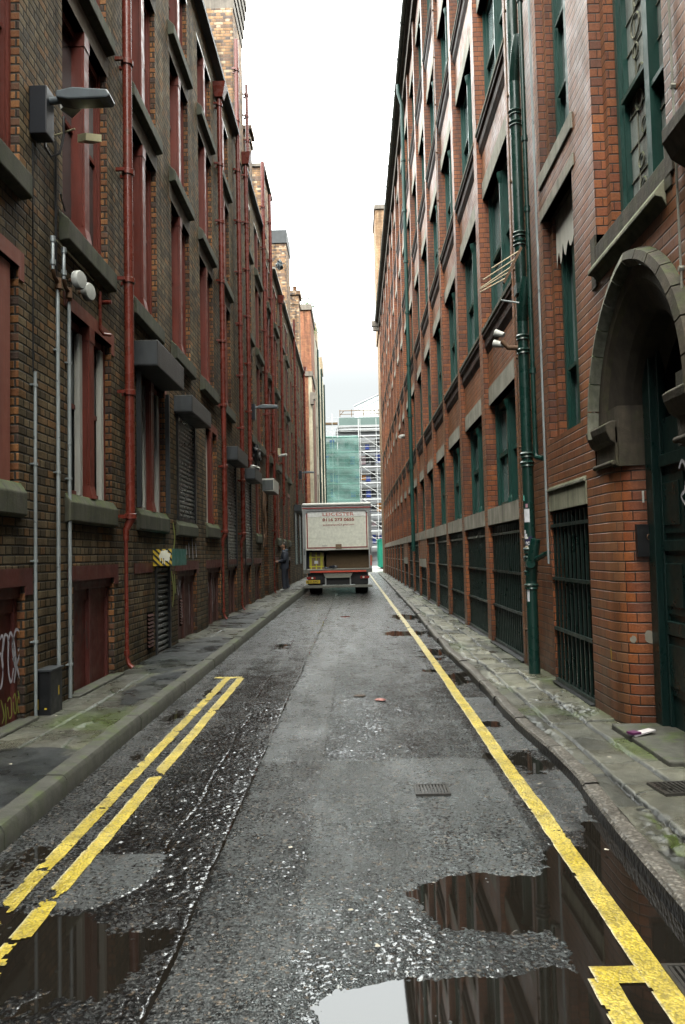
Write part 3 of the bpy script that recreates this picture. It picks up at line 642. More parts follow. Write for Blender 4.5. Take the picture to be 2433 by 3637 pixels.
# basement fronts
M['redworn']=paint_mat('worn brown red boards',(.10,.040,.032),.55,.45,rust=(.045,.03,.026))
for i,(yb,wd) in enumerate(bas):
    d=MB(); m2=M['reddark'] if yb<9 else M['redworn']; x=XL-.10
    d.box(x,x-.04,yb,yb+wd,.10,1.24)
    d.box(x+.035,x,yb,yb+.05,.10,1.14); d.box(x+.035,x,yb+wd-.05,yb+wd,.10,1.14); d.box(x+.045,x,yb+wd*.5-.035,yb+wd*.5+.035,.10,1.14); d.box(x+.06,x,yb,yb+wd,1.14,1.24); d.box(x+.02,x,yb+.05,yb+wd-.05,1.02,1.135)
    dd=P('door',d,m2,LB)
    l=MB(); l.box(XL+.008,XL-.10,yb-.16,yb+wd+.16,1.24,1.39); l.box(XL+.008,XL-.02,yb+wd+.003,yb+wd+.16,1.16,1.24); P('lintel',l,M['reddark'],LB)
    if yb in (5.15,7.95):
        s=MB(); s.box(XL+.09,XL-.06,yb-.1,yb+wd+.1,.06,.125); P('doorstep',s,M['kerbL'],LB,bevel=.012)
l=MB(); l.box(XL+.008,XL-.02,10.15,11.05,1.26,1.39); P('lintel',l,M['reddark'],LB)
c=MB(); za,zb=.10,1.33
n=15
for k in range(n):
    z=za+(zb-za)*k/n; z2=za+(zb-za)*(k+1)/n; d=z2-z; x=XL-.05
    c.add([(x,11.28,z),(x+.04,11.28,z+d*.3),(x+.04,11.28,z+d*.7),(x,11.28,z2),(x,12.04,z),(x+.04,12.04,z+d*.3),(x+.04,12.04,z+d*.7),(x,12.04,z2)],[(0,4,5,1),(1,5,6,2),(2,6,7,3)])
sh=P('roller_shutter',c,M['shutter'],LB); 
for (a_,b_) in ((11.2,11.28),(12.04,12.1)): q=MB(); q.box(XL+.02,XL-.09,a_,b_,.1,1.33); P('guide_rail',q,M['black'],sh)
# louvred vents
for (y0,y1,z0,z1) in ((10.74,11.03,.22,.72),(12.72,12.86,.36,.80)):
    v=MB(); v.box(XL+.004,XL+.012,y0,y1,z0,z1); pr=P('vent',v,M['void'],LB); s=MB()
    for k in range(9):
        z=z0+.02+(z1-z0-.04)*k/9; s.prism([(XL+.012,z+.035),(XL+.030,z+.012),(XL+.030,z+.018),(XL+.012,z+.042)],'y',y0,y1)
    P('louvre',s,M['redworn'],pr)

# hazard striped box over the basement shutter
M['hazY']=plain('hazard yellow',(.62,.42,.03),.5); M['hazK']=plain('hazard black',(.012,.012,.012),.5); M['teal']=paint_mat('teal paint with drips',(.05,.20,.17),.5,.6,rust=(.30,.32,.31)); M['pwhite']=plain('thrown white paint',(.74,.72,.60),.4)
HB=thing('shutter_housing','yellow and black striped metal box splashed with white paint, over the basement shutter','shutter box',(XL,11.1,1.34))
b=MB(); b.box(XL+.002,XL+.27,11.1,12.05,1.34,1.58); P('box',b,M['teal'],HB)
b=MB(); b.quad((XL+.003,11.096,1.342),(XL+.268,11.096,1.342),(XL+.268,11.096,1.578),(XL+.003,11.096,1.578)); P('end_panel',b,M['hazY'],HB)
b=MB()
for k in range(-2,5):
    a0=XL+.003+k*.085
    pts=[(a0,1.578),(a0+.04,1.578),(a0+.04+.236,1.342),(a0+.236,1.342)]
    lo,hi=XL+.003,XL+.268
    def clip(pts):
        out=[]
        for side in (0,1):
            src=pts if side==0 else out2; out2=[]
            for i in range(len(src)):
                p,q=src[i],src[(i+1)%len(src)]; ins=lambda r:(r[0]>=lo-1e-9) if side==0 else (r[0]<=hi+1e-9); B=lo if side==0 else hi
                if ins(p): out2.append(p)
                if ins(p)!=ins(q): t=(B-p[0])/(q[0]-p[0]); out2.append((B,p[1]+t*(q[1]-p[1])))
        return out2
    pp=clip(pts)
    if len(pp)>2: b.add([(p[0],11.093,p[1]) for p in pp],[tuple(range(len(pp)))])
P('stripe',b,M['hazK'],HB)
b=MB()
def splat(b,cx,cz,rx,rz,y,n=26,seed=1):
    r=random.Random(seed); pts=[]
    for k in range(n):
        q=2*PI*k/n; m=1+r.uniform(-.28,.18); pts.append((cx+rx*m*math.cos(q),y,cz+rz*m*math.sin(q)))
    b.add([(cx,y,cz)]+pts,[(0,1+k,1+(k+1)%n) for k in range(n)])
splat(b,XL+.165,1.50,.075,.06,11.089,seed=2); splat(b,XL+.205,1.47,.045,.06,11.0885,seed=3)
for dx in (.10,.135,.16,.19,.215): b.box(XL+dx,XL+dx+.012,11.088,11.0895,1.365+random.uniform(0,.05),1.46)
P('paint_splash',b,M['pwhite'],HB)

# graffiti strokes on the boards
def strokes(name,paths,mat,parent,x,r=.012):
    b=MB()
    for pth in paths:
        pts=[Vector((x,p[0],p[1])) for p in pth]
        # smooth (Catmull-Rom)
        sm=[]
        for i in range(len(pts)-1):
            p0=pts[max(i-1,0)];p1=pts[i];p2=pts[i+1];p3=pts[min(i+2,len(pts)-1)]
            for k in range(6):
                t=k/6; sm.append(.5*((2*p1)+(-p0+p2)*t+(2*p0-5*p1+4*p2-p3)*t*t+(-p0+3*p1-3*p2+p3)*t**3))
        sm.append(pts[-1]); vs=[];n=len(sm)
        for i,p in enumerate(sm):
            t=(sm[min(i+1,n-1)]-sm[max(i-1,0)]); 
            if t.length<1e-9: t=Vector((0,1,0))
            t.normalize(); nn=Vector((0,-t.z,t.y))*r*(.75+.5*abs(math.sin(i*.25)))
            vs+= [p+nn,p-nn]
        b.add(vs,[(2*i,2*i+1,2*i+3,2*i+2) for i in range(n-1)])
    o=P(name,b,mat,parent); return o
M['sprayW']=plain('silver spray paint',(.62,.60,.66),.5); M['sprayY']=plain('olive yellow spray paint',(.36,.40,.08),.5); M['sprayK']=plain('black marker',(.015,.012,.012),.5)
gx=XL-.045
def T(px,py):  # sketch units -> wall metres on the near red board
    return (6.40+px*.00095, .88-py*.00096)
bigs=[[(0,60),(35,30),(60,60),(45,200),(60,300),(40,420),(5,470)],[(60,330),(30,200),(0,170)],
 [(60,160),(90,40),(130,30),(165,80),(160,250),(185,400),(230,440),(270,330)],[(165,90),(205,20),(245,60),(250,180),(320,350),(345,300),(420,200)],
 [(260,100),(310,10),(380,20),(410,90),(395,170),(365,190)],[(250,70),(255,160),(310,250),(340,330),(400,440),(415,490)],[(270,60),(320,300),(280,460)],[(250,240),(330,330)]]
strokes('graffiti',[[T(p[0],p[1]) for p in q] for q in bigs],M['sprayW'],LB,gx,.011)
sm=[[(20,560),(80,700),(40,760)],[(100,600),(120,700),(110,800),(60,840),(40,790)],[(150,600),(180,570),(220,600),(230,720),(180,740),(150,640)],[(260,590),(300,560),(330,700),(290,720),(260,620)],[(360,540),(400,640),(430,720),(380,730),(350,640),(400,560)]]
strokes('graffiti',[[T(p[0],p[1]) for p in q] for q in sm],M['sprayY'],LB,gx,.007)
strokes('graffiti',[[(8.2,.78),(8.3,.95),(8.33,.6)],[(8.28,.55),(8.42,.72),(8.5,.5),(8.47,.8)],[(8.8,.9),(8.85,.5)],[(8.1,1.0),(8.25,.85),(8.15,.7)]],M['sprayK'],LB,gx-.003,.006)
strokes('graffiti',[[(12.8,1.1),(12.9,.85),(13.05,1.08),(13.1,.8),(13.2,.45)],[(12.95,1.1),(12.97,.9)],[(13.7,1.0),(13.75,.6),(13.72,.3)]],M['sprayW'],LB,gx-.003,.010)
strokes('graffiti',[[(15.9,1.1),(15.95,.8),(16.0,.35)],[(16.1,1.05),(16.2,.7),(16.1,.5)],[(15.5,1.0),(15.6,.75)]],M['sprayW'],LB,gx-.003,.012)
strokes('graffiti',[[(12.35,2.0),(12.45,1.75),(12.3,1.5)],[(12.2,1.25),(12.35,.95),(12.25,.7)],[(12.4,1.2),(12.45,.9)]],M['sprayY'],LB,XL+.004,.03)
strokes('graffiti',[[(13.5,1.7),(13.55,1.45)],[(13.8,1.78),(13.85,1.42)],[(14.1,1.7),(14.15,1.45)],[(13.3,1.66),(13.33,1.5)]],M['sprayW'],LB,XL+.004,.02)

# ------------------------------------------------------------------ downpipes
def collar(mb,x,y,z,r): mb.tube([(x,y,z-.035),(x,y,z-.03),(x,y,z+.03),(x,y,z+.035)],[r+.012,r+.018,r+.018,r+.012],14)
def downpipe(side,y,z0,z1,r,label,mat,collars,hopper=False,thin=None,xoff=.11):
    s=1 if side=='L' else -1; x=(XL+xoff) if side=='L' else XRp-xoff
    t=thing('downpipe',label,'downpipe',(x,y,0))
    p=MB(); p.tube([(x,y,z0),(x,y,z1)],r,14); P('pipe',p,mat,t,smooth=True)
    for z in collars:
        c=MB(); collar(c,x,y,z,r); c.box(x-.02*s,x-s*xoff,y-r-.055,y-r-.02,z-.02,z+.02); c.box(x-.02*s,x-s*xoff,y+r+.02,y+r+.055,z-.02,z+.02); c.box(x-s*.03,x-s*.045,y-r-.05,y+r+.05,z-.02,z+.02); P('bracket',c,mat,t,smooth=True)
    if hopper:
        h=MB(); a=.09; b2=.16
        h.add([(x-a,y-a,z1),(x+a,y-a,z1),(x+a,y+a,z1),(x-a,y+a,z1),(x-a-.03,y-b2,z1+.3),(x+b2,y-b2,z1+.3),(x+b2,y+b2,z1+.3),(x-a-.03,y+b2,z1+.3)],[(3,2,1,0),(4,5,6,7),(0,1,5,4),(1,2,6,5),(2,3,7,6),(3,0,4,7)]); P('hopper',h,mat,t)
    if thin:
        xw=x-.05*s; e=MB(); e.tube([(x,y,z0+.06),(x,y,z0-.01),(xw,y-.02,z0-.13),(xw,y-.02,z0-.22)],[r+.004,r,r*.7,r*.62],12); P('elbow',e,mat,t,smooth=True)
        e=MB(); e.tube([(xw,y-.02,z0-.2),(xw,y-.02,.28),(xw+.02*s,y-.02,.2),(xw+.07*s,y-.03,.15)],[.024,.024,.026,.03],10); e.tube([(xw,y-.02,.30),(xw,y-.02,.36)],.036,12); e.tube([(xw,y-.02,z0-.26),(xw,y-.02,z0-.2)],.036,12); P('outlet_pipe',e,mat,t,smooth=True)
    return t
R_=M['redpipe']
def cs(a,b,st): 
    o=[];z=a
    while z<b: o.append(z); z+=st
    return o
downpipe('L',9.58,1.93,13.4,.058,'thick dark red downpipe nearest the camera, between the first two tall window columns',R_,[1.96,3.47,4.86,6.22,7.62,9.0,10.4,11.8],thin=True,xoff=.12)
downpipe('L',16.70,1.93,11.35,.055,'dark red downpipe with a flared hopper under the black roof edge of the brown warehouse',R_,[1.98,3.35,4.65,6.03,7.32,8.62,9.88,11.2],hopper=True,thin=True)
downpipe('L',19.45,1.93,14.5,.055,'tall red downpipe running up the corner of the brick tower above the left roof',R_,cs(2.0,14.4,1.3),thin=True)
downpipe('L',20.95,3.6,12.0,.055,'red downpipe with hopper beside the tower pipe, ending at a shutter box',R_,cs(4.0,11.9,1.28),hopper=True)
downpipe('L',21.4,12.6,14.5,.045,'short red pipe standing against the sky beside the brick tower',R_,[12.9,13.6,14.2])
downpipe('L',25.15,3.85,14.2,.060,'red downpipe reaching the sky beside the brick gable wall, above the white shutter box',R_,cs(4.6,14,1.35))
downpipe('L',27.3,2.1,14.1,.055,'red downpipe on the far edge of the brick gable wall, right of its twin',R_,cs(2.3,14,1.35),thin=True)
downpipe('L',31.0,3.4,11.4,.055,'red downpipe with hopper below the white coping, left of the far street lamp',R_,cs(3.7,11.3,1.35),hopper=True)
downpipe('L',38.2,3.6,12.9,.055,'narrow red downpipe far down the left wall in front of the dark roller shutters',R_,cs(4,12.8,1.4))
downpipe('L',45.6,2.5,12.0,.060,'last red downpipe on the left wall, beside the orange brick corner building',R_,cs(3,12,1.4),hopper=True)

# galvanised conduits and fittings on the near left wall
def conduit(y,z0,z1,label,r=.016,clips=()):
    t=thing('conduit',label,'conduit',(XL+.035,y,z0)); p=MB(); p.tube([(XL+.035,y,z0),(XL+.035,y,z1)],r,10); P('tube',p,M['galv'],t,smooth=True)
    for z in clips:
        c=MB(); c.tube([(XL+.035,y,z-.012),(XL+.035,y,z+.012)],r+.007,10); c.box(XL+.03,XL+.002,y-.04,y+.04,z-.006,z+.006); P('clip',c,M['galv'],t)
    return t
conduit(6.92,.10,3.12,'short grey metal conduit ending below the boarded window, nearest the camera',.015,(3.0,2.3,1.45,.75))
conduit(7.46,.14,4.05,'left one of the two tall galvanised pipes under the white alarm bells',.019,(3.45,2.28,.40))
conduit(7.76,.12,4.02,'right one of the two tall galvanised pipes under the white alarm bells',.019,(3.4,2.25,.44))
al=thing('alarm_valve','pair of grey pipe risers with brass valves feeding the white alarm bells','pipework',(XL+.05,7.5,4.1))
p=MB()
for y in (7.30,7.58):
    p.tube([(XL+.05,y,4.18),(XL+.05,y,4.46),(XL+.05,y+.02,4.48),(XL+.04,y+.06,4.49)],.018,10); p.tube([(XL+.05,y,4.22),(XL+.05,y,4.27)],.028,10); p.tube([(XL+.05,y,4.44),(XL+.05,y,4.495)],.026,10)
P('riser',p,M['galv'],al,smooth=True)
p=MB()
for y in (7.34,7.62): p.tube([(XL+.05,y-.04,4.18),(XL+.05,y,4.12),(XL+.05,y+.10,4.10),(XL+.05,y+.13,4.02)],.02,10); p.tube([(XL+.05,y+.1,4.14),(XL+.05,y+.1,4.04)],.032,10)
P('valve',p,M['rust'],al,smooth=True)
p=MB()
for k,y in enumerate((7.34,7.62)): p.tube([(XL+.05,y,4.49),(XL+.05,y+.85,4.50-.02*k)],.006,6)
P('rod',p,M['plasticY'],al)
for i,(y,z,lb) in enumerate(((7.86,4.27,'left one of the two round white alarm bells on the left wall'),(8.14,4.24,'right one of the two round white alarm bells on the left wall'))):
    t=thing('alarm_bell',lb,'alarm bell',(XL+.03,y,z)); p=MB(); d=Vector((.96,-.28,0)).normalized(); c=Vector((XL+.10,y,z))
    p.tube([c-d*.03,c-d*.025,c+d*.02,c+d*.035,c+d*.04],[.075,.095,.095,.085,.05],20); P('gong',p,M['plasticW'],t,smooth=True)
    p=MB(); p.tube([(XL,y,z),(XL+.08,y,z)],.02,8); P('stem',p,M['rust'],t)
t=thing('stub_pipe','short rusty red elbow pipe sticking out below the stone ledge','pipe',(XL+.04,8.95,4.3)); p=MB(); p.tube([(XL+.03,8.75,4.45),(XL+.03,8.75,4.02),(XL+.05,8.8,3.98),(XL+.12,8.85,3.98)],.018,8); p.tube([(XL+.0,8.85,4.36),(XL+.13,8.85,4.36)],.025,8); P('tube',p,M['redpipe'],t,smooth=True)
for i,(pts,lb,r) in enumerate((([(XL+.012,6.93,3.12),(XL+.012,6.93,5.2)],'thin black cable running up from the conduit to the lamp box',.007),([(XL+.016,7.47,4.1),(XL+.016,7.47,5.5)],'thick black cable clipped to the brick beside the red window',.014),
    ([(XL+.05,7.5,5.0),(XL+.03,7.58,4.98),(XL+.03,7.68,4.9)],'short black branch cable on the brick',.008))):
    b=MB(); b.tube(pts,r,6); tag(b.build('cable',M['black']),lb,'cable')
t=thing('cabinet','knee-high black metal cabinet against the left wall with yellow marks','cabinet',(XL+.08,7.12,.1))
b=MB(); b.box(XL+.004,XL+.135,7.0,7.28,.09,.48); P('body',b,M['black'],t,bevel=.008); b=MB(); b.box(XL,XL+.145,6.98,7.30,.48,.495); P('lid',b,M['shutboxD'],t)
for bb in ((XL+.1355,XL+.137,7.18,7.20,.25,.33),(XL+.02,XL+.028,6.995,6.9975,.15,.24),(XL+.08,XL+.10,6.995,6.9975,.15,.165)): b=MB(); b.box(*bb); P('sticker',b,M['hazY'],t)

# LED street lamps on control boxes
def lamp(y,z,label,X1,sc_=1.,xw=XL,detail=False):
    t=thing('street_lamp',label,'street lamp',(xw,y,z)); s=sc_
    b=MB(); b.box(xw+.002,xw+.16*s,y-.16*s,y+.02,z-.24*s,z+.20*s); P('control_box',b,M['ledbox'],t,bevel=.008)
    b=MB(); b.tube([(xw+.15*s,y-.07,z+.10*s),(xw+.30*s,y-.07,z+.11*s)],[.035*s,.03*s],12); P('arm',b,M['ledgrey'],t,smooth=True)
    x0,x1=xw+.24*s,X1; zz=z+.13*s
    b=MB(); pr=[(x0,zz-.045*s),(x0+.12*s,zz-.065*s),(x1-.03,zz-.06*s),(x1,zz-.035*s),(x1-.03*s,zz+.02*s),(x0+.15*s,zz+.05*s),(x0,zz+.02*s)]
    b.prism(pr,'y',y-.16*s,y+.02*s); P('head',b,M['ledgrey'],t,bevel=.015*s)
    b=MB(); b.box(x0+.22*s,x1-.10*s,y-.14*s,y+.0,zz-.0675*s,zz-.064*s); P('lens',b,plain('lamp lens',(.25,.25,.2),.2),t)
    return t
l1=lamp(7.03,5.50,'grey LED street lamp nearest the camera, on a black box beside the red window',-2.09)
t=thing('security_camera','white security camera and floodlight fixed above and below the near lamp arm','camera',(XL+.2,7.25,5.6))
b=MB(); b.add([(XL+.16,7.2,5.66),(XL+.30,7.1,5.70),(XL+.36,7.25,5.70),(XL+.22,7.35,5.66),(XL+.16,7.2,5.77),(XL+.30,7.1,5.81),(XL+.36,7.25,5.79),(XL+.22,7.35,5.76)],[(3,2,1,0),(4,5,6,7),(0,1,5,4),(1,2,6,5),(2,3,7,6),(3,0,4,7)]); P('floodlight',b,M['plasticW'],t)
b=MB(); b.tube([(XL+.02,7.3,5.45),(XL+.28,7.25,5.50)],.008,6); b.add([(XL+.27,7.35,5.42),(XL+.40,7.2,5.36),(XL+.50,7.35,5.42),(XL+.37,7.5,5.48),(XL+.27,7.35,5.50),(XL+.40,7.2,5.43),(XL+.50,7.35,5.49),(XL+.37,7.5,5.55)],[(3,2,1,0),(4,5,6,7),(0,1,5,4),(1,2,6,5),(2,3,7,6),(3,0,4,7)]); P('body',b,M['plasticY'],t)
b=MB(); b.tube([(XL+.20,7.18,5.58),(XL+.20,7.18,5.40),(XL+.17,7.16,5.22),(XL+.1,7.14,5.18),(XL+.05,7.12,5.26),(XL+.04,7.12,5.4)],.012,8); b.box(XL+.01,XL+.06,7.1,7.16,5.33,5.42); P('cable_loop',b,M['black'],t,smooth=True)
lamp(21.9,5.45,'grey street lamp halfway down the left wall, between the red downpipes',-2.02)
lamp(41.5,5.65,'smallest street lamp far down the left wall, above the truck roof',-2.0)
for (y,z,lb) in ((29.9,5.2,'white camera on a yellow bracket beside a red pipe on the left wall'),(45.2,3.9,'small white camera in front of the orange brick corner')):
    t=thing('wall_camera',lb,'camera',(XL,y,z)); b=MB(); b.box(XL,XL+.1,y-.05,y+.05,z+.05,z+.3); P('bracket',b,M['plasticY'],t); b=MB(); b.tube([(XL+.05,y,z),(XL+.35,y-.2,z+.03)],.05,10); P('body',b,M['plasticW'],t)
# silvery rag on the shutter box, tangle of cables over the doorway
def blob(name,cx,cy,cz,rx,ry,rz,mat,seed,label,cat):
    bm=bmesh.new(); bmesh.ops.create_icosphere(bm,subdivisions=3,radius=1); r=random.Random(seed)
    from mathutils import noise as NZ
    for v in bm.verts:
        k=1+.45*NZ.noise(v.co*2.2+Vector((seed,0,0)))+.25*NZ.noise(v.co*6); v.co=Vector((v.co.x*rx*k,v.co.y*ry*k,v.co.z*rz*k))
    me=bpy.data.meshes.new(name); bm.to_mesh(me); bm.free(); me.materials.append(mat); o=bpy.data.objects.new(name,me); o.location=(cx,cy,cz); COL.objects.link(o); return tag(o,label,cat)
blob('plastic_wrap',XL+.2,21.1,3.78,.13,.5,.07,M['plasticW'],3,'crumpled silvery plastic wrap lying on top of a shutter box','wrap')
blob('tarpaulin',-2.65,30.2,12.65,.12,.25,.18,plain('blue grey tarp',(.12,.15,.17),.6),5,'blue grey cloth hanging over the left roof edge against the brick tower','tarpaulin')
blob('rag',XL+.12,22.4,4.3,.1,.4,.3,M['black'],8,'dark hanging rag on the wall above the shutter boxes','rag')
b=MB(); r=random.Random(5)
for k in range(9):
    y=24.3+r.uniform(-.2,.5); z=3.4; pts=[(XL+.08,y,z)]
    for q in range(5): z-=r.uniform(.15,.4); y+=r.uniform(-.12,.12); pts.append((XL+.06+r.uniform(0,.05),y,z))
    b.tube(pts,.012,5)
tag(b.build('cable_bundle',M['rust']),'tangle of rusty brown cables hanging below the white shutter box','cables')
b=MB(); b.box(-2.52,-2.50,18,18.02,0,0.02)

# ================================================================== RIGHT WAREHOUSE
XR=2.05; XRp=2.05; XP=2.13; XW=2.25
RB=thing('brick_warehouse','tall red brick warehouse with projecting piers, green windows and black basement grilles','building',(XR+3,30,0))
PY=[9.60]+[12.20+2.62*k for k in range(17)]; PWD=.30; YE=PY[-1]+.3
lev=[(2.08,3.68),(4.90,6.92),(8.03,9.94),(11.14,13.03),(14.27,16.3)]
ops=[]
for k in range(len(PY)-1):
    a0=PY[k]+PWD; a1=PY[k+1]
    for (za,zb) in lev: ops.append((a0+.02,a1-.001,za,zb))
    ops.append((a0+.001,a1-.001,.0,1.84,.3))
mb=MB(); wall_mesh(mb,XP,-1,8.36,YE,-.1,17.4,ops,.12)
mb.quad((XP,8.36,17.4),(9,8.36,17.4),(9,YE,17.4),(XP,YE,17.4)); mb.quad((XP,8.36,8),(9,8.36,8),(9,8.36,17.4),(XP,8.36,17.4)); mb.quad((XP,YE,0),(9,YE,0),(9,YE,17.4),(XP,YE,17.4))
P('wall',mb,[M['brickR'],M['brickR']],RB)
mb=MB(); mb.quad((XP+.45,8.4,0),(XP+.45,YE,0),(XP+.45,YE,17),(XP+.45,8.4,17)); P('interior',mb,M['void'],RB)
for k,y in enumerate(PY):
    b=MB(); b.box(XR,XW+.03,y,y+PWD,-.05,17.1); P('pier',b,M['brickR'],RB)
b=MB(); b.box(XR-.16,XR+.1,8.4,YE,17.42,17.52); b.box(XR-.05,XR+.1,8.4,YE,17.1,17.42); P('eaves',b,M['cornice'],RB)
b=MB(); b.tube([(XR-.22,8.4,17.55),(XR-.22,YE,17.55)],.085,12); 
y=9.
while y<YE: b.tube([(XR-.22,y,17.55),(XR-.22,y+.06,17.55)],.10,12); y+=1.8
P('gutter',b,M['gutter'],RB,smooth=True)
b=MB(); b.quad((XR-.2,8.4,17.6),(6,8.4,20),(6,YE,20),(XR-.2,YE,17.6)); P('roof',b,M['roof'],RB)
def right_window(y0,y1,za,zb,parent,x=XW,detail=True,trans=.50):
    yc=(y0+y1)/2; f=MB()
    f.box(x,x+.06,y0,y0+.11,za,zb); f.box(x,x+.06,y1-.11,y1,za,zb); f.box(x,x+.06,y0+.11,y1-.11,zb-.10,zb); f.box(x-.015,x+.06,y0+.11,y1-.11,za,za+.09)
    f.box(x-.045,x+.02,y0+.02,y0+.06,za,zb-.002); f.box(x-.045,x+.02,y1-.06,y1-.02,za,zb-.002)
    wn=P('window',f,M['green'],parent)
    if detail:
        m=MB(); m.box(x-.055,x+.06,yc-.05,yc+.05,za+.001,zb-.102); m.box(x-.085,x-.055,yc-.02,yc+.02,za+.12,zb-.2); m.tube([(x-.06,yc,za+.02),(x-.06,yc,za+.10),(x-.06,yc,za+.14)],[.055,.04,.025],10); m.tube([(x-.06,yc,zb-.28),(x-.06,yc,zb-.2),(x-.06,yc,zb-.12)],[.025,.05,.06],10)
        P('mullion',m,M['green'],wn)
        zt=za+(zb-za)*trans; m=MB(); m.box(x-.02,x+.06,y0+.11,yc-.05,zt-.03,zt+.03); m.box(x-.02,x+.06,yc+.05,y1-.11,zt-.03,zt+.03); P('transom',m,M['green'],wn)
        for (a0,a1) in ((y0+.11,yc-.05),(yc+.05,y1-.11)):
            p=MB(); p.quad((x+.035,a0,za),(x+.035,a1,za),(x+.035,a1,zb),(x+.035,a0,zb)); P('pane',p,M['glassR'],wn)
    else:
        m=MB(); m.box(x-.05,x+.06,yc-.05,yc+.05,za+.001,zb-.102); P('mullion',m,M['green'],wn)
        p=MB(); p.quad((x+.035,y0+.11,za),(x+.035,y1-.11,za),(x+.035,y1-.11,zb),(x+.035,y0+.11,zb)); P('pane',p,M['glassR'],wn)
    return wn
grilles=[]
def grille(y0,y1,z0,z1,parent,x=2.10,n=None,rails=(.12,.64,1.15,1.69)):
    n=n or max(6,int((y1-y0)/.125)); b=MB(); back=MB()
    for k in range(n):
        y=y0+.04+(y1-y0-.08)*k/(n-1); b.box(x+.008,x+.030,y-.011,y+.011,z0+.02,z1-.02)
    gr=P('railing',b,M['greenX'],parent)
    b=MB()
    for z in rails: b.box(x-.012,x+.012,y0+.005,y1-.005,z-.012,z+.020)
    P('rail',b,M['greenX'],gr)
    b=MB(); b.quad((x+.12,y0,z0),(x+.12,y1,z0),(x+.12,y1,z1),(x+.12,y0,z1)); b.quad((x-.03,y0,z0+.03),(x+.12,y0,z0+.03),(x+.12,y1,z0+.03),(x-.03,y1,z0+.03)); P('backing',b,M['void'],gr)
    return gr
for k in range(len(PY)-1):
    a0=PY[k]+PWD; a1=PY[k+1]
    for r_,(za,zb) in enumerate(lev):
        right_window(a0+.02,a1-.001,za,zb,RB,detail=(k<8))
        b=MB(); b.box(XP-.012,XP+.11,a0+.001,a1-.003,zb,zb+.27); P('lintel',b,M['stoneR'] if r_>0 else M['stoneR'],RB)
        if r_>0:
            b=MB(); z=za+.01
            b.prism([(XP+.12,z),(XR+.03,z-.02),(XR-.012,z-.05),(XR-.012,z-.10),(XR+.01,z-.12),(XP+.12,z-.12)],'y',a0-.02,a1+.02)
            P('sill',b,M['stoneD'],RB)
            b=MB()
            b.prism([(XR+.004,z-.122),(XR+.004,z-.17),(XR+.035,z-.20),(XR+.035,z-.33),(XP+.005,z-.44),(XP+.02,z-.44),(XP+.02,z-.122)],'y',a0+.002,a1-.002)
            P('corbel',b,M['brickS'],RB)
    b=MB(); b.box(XR-.004,XP+.10,a0+.002,a1-.002,1.84,2.082); P('sill_band',b,M['stoneB'],RB)
    grille(a0,a1,.05,1.84,RB)
    b=MB(); b.prism([(XR+.0,.02),(XR-.03,.09),(XP+.1,.11),(XP+.1,.02)],'y',a0,a1); P('plinth',b,M['black'],RB)
# far bricked-up light wells
for (y0,y1) in ((23.1,25.2),(31.2,33.1)):
    b=MB(); b.box(XR+.01,XR+.09,y0,y1,1.27,1.83); P('infill_panel',b,M['brickR'],RB)
    b=MB(); b.box(XR-.01,XR+.08,y0,y1,1.02,1.26); P('stone_block',b,M['stoneR'],RB)
# lightning rods on piers
for i,(y,lb) in enumerate(((9.72,'thin lightning conductor strip clipped up the first pier of the right building'),(17.5,'thin lightning conductor strip on the fourth pier of the right building'))):
    b=MB(); b.tube([(XR-.02,y-.06,.1),(XR-.02,y-.06,17)],.009,6)
    z=.5
    while z<17: b.tube([(XR-.03,y-.06,z),(XR+.01,y-.06,z)],.02,6); z+=1.1
    tag(b.build('lightning_rod',M['rust']),lb,'conductor')

# big green soil pipe beside the near block
XB,YB,RBp=1.965,8.95,.062
t=thing('downpipe','thick dark green soil pipe covered with stickers, on the right building','downpipe',(XB,YB,0))
p=MB(); p.tube([(XB,YB,.08),(XB,YB,17.3)],RBp,18); P('pipe',p,M['greenD'],t,smooth=True)
for z in (1.05,1.20,1.36,1.45,2.42,2.52,3.70,3.86,4.95,5.05,6.35,6.48,7.9,8.0,9.5,9.6,11.2,11.3,13,14.6,16.2):
    c=MB(); c.tube([(XB,YB,z-.035),(XB,YB,z-.03),(XB,YB,z-.012),(XB,YB,z+.012),(XB,YB,z+.03)],[RBp+.004,RBp+.016,RBp+.008,RBp+.022,RBp+.004],18); P('collar',c,M['greenD'],t,smooth=True)
for z,dz in ((6.95,.0),(4.15,.0),(1.22,0)):
    c=MB(); c.tube([(XB+.03,YB-.15,z+.35),(XB+.01,YB-.13,z+.22),(XB,YB-.06,z+.05),(XB,YB,z-.10)],[.055,.06,.062,.064],14); P('branch',c,M['greenD'],t,smooth=True)
c=MB(); c.tube([(XB+.02,YB-.12,1.34),(XB+.10,YB-.42,1.42)],[.030,.026],12); c.tube([(XB-.01,YB-.09,1.30),(XB-.03,YB-.13,1.30)],[.07,.05],14); P('branch',c,M['greenD'],t,smooth=True)
c=MB(); c.box(XB-.07,XB+.10,YB-.08,YB+.08,4.35,4.47); P('clamp',c,M['greenD'],t)
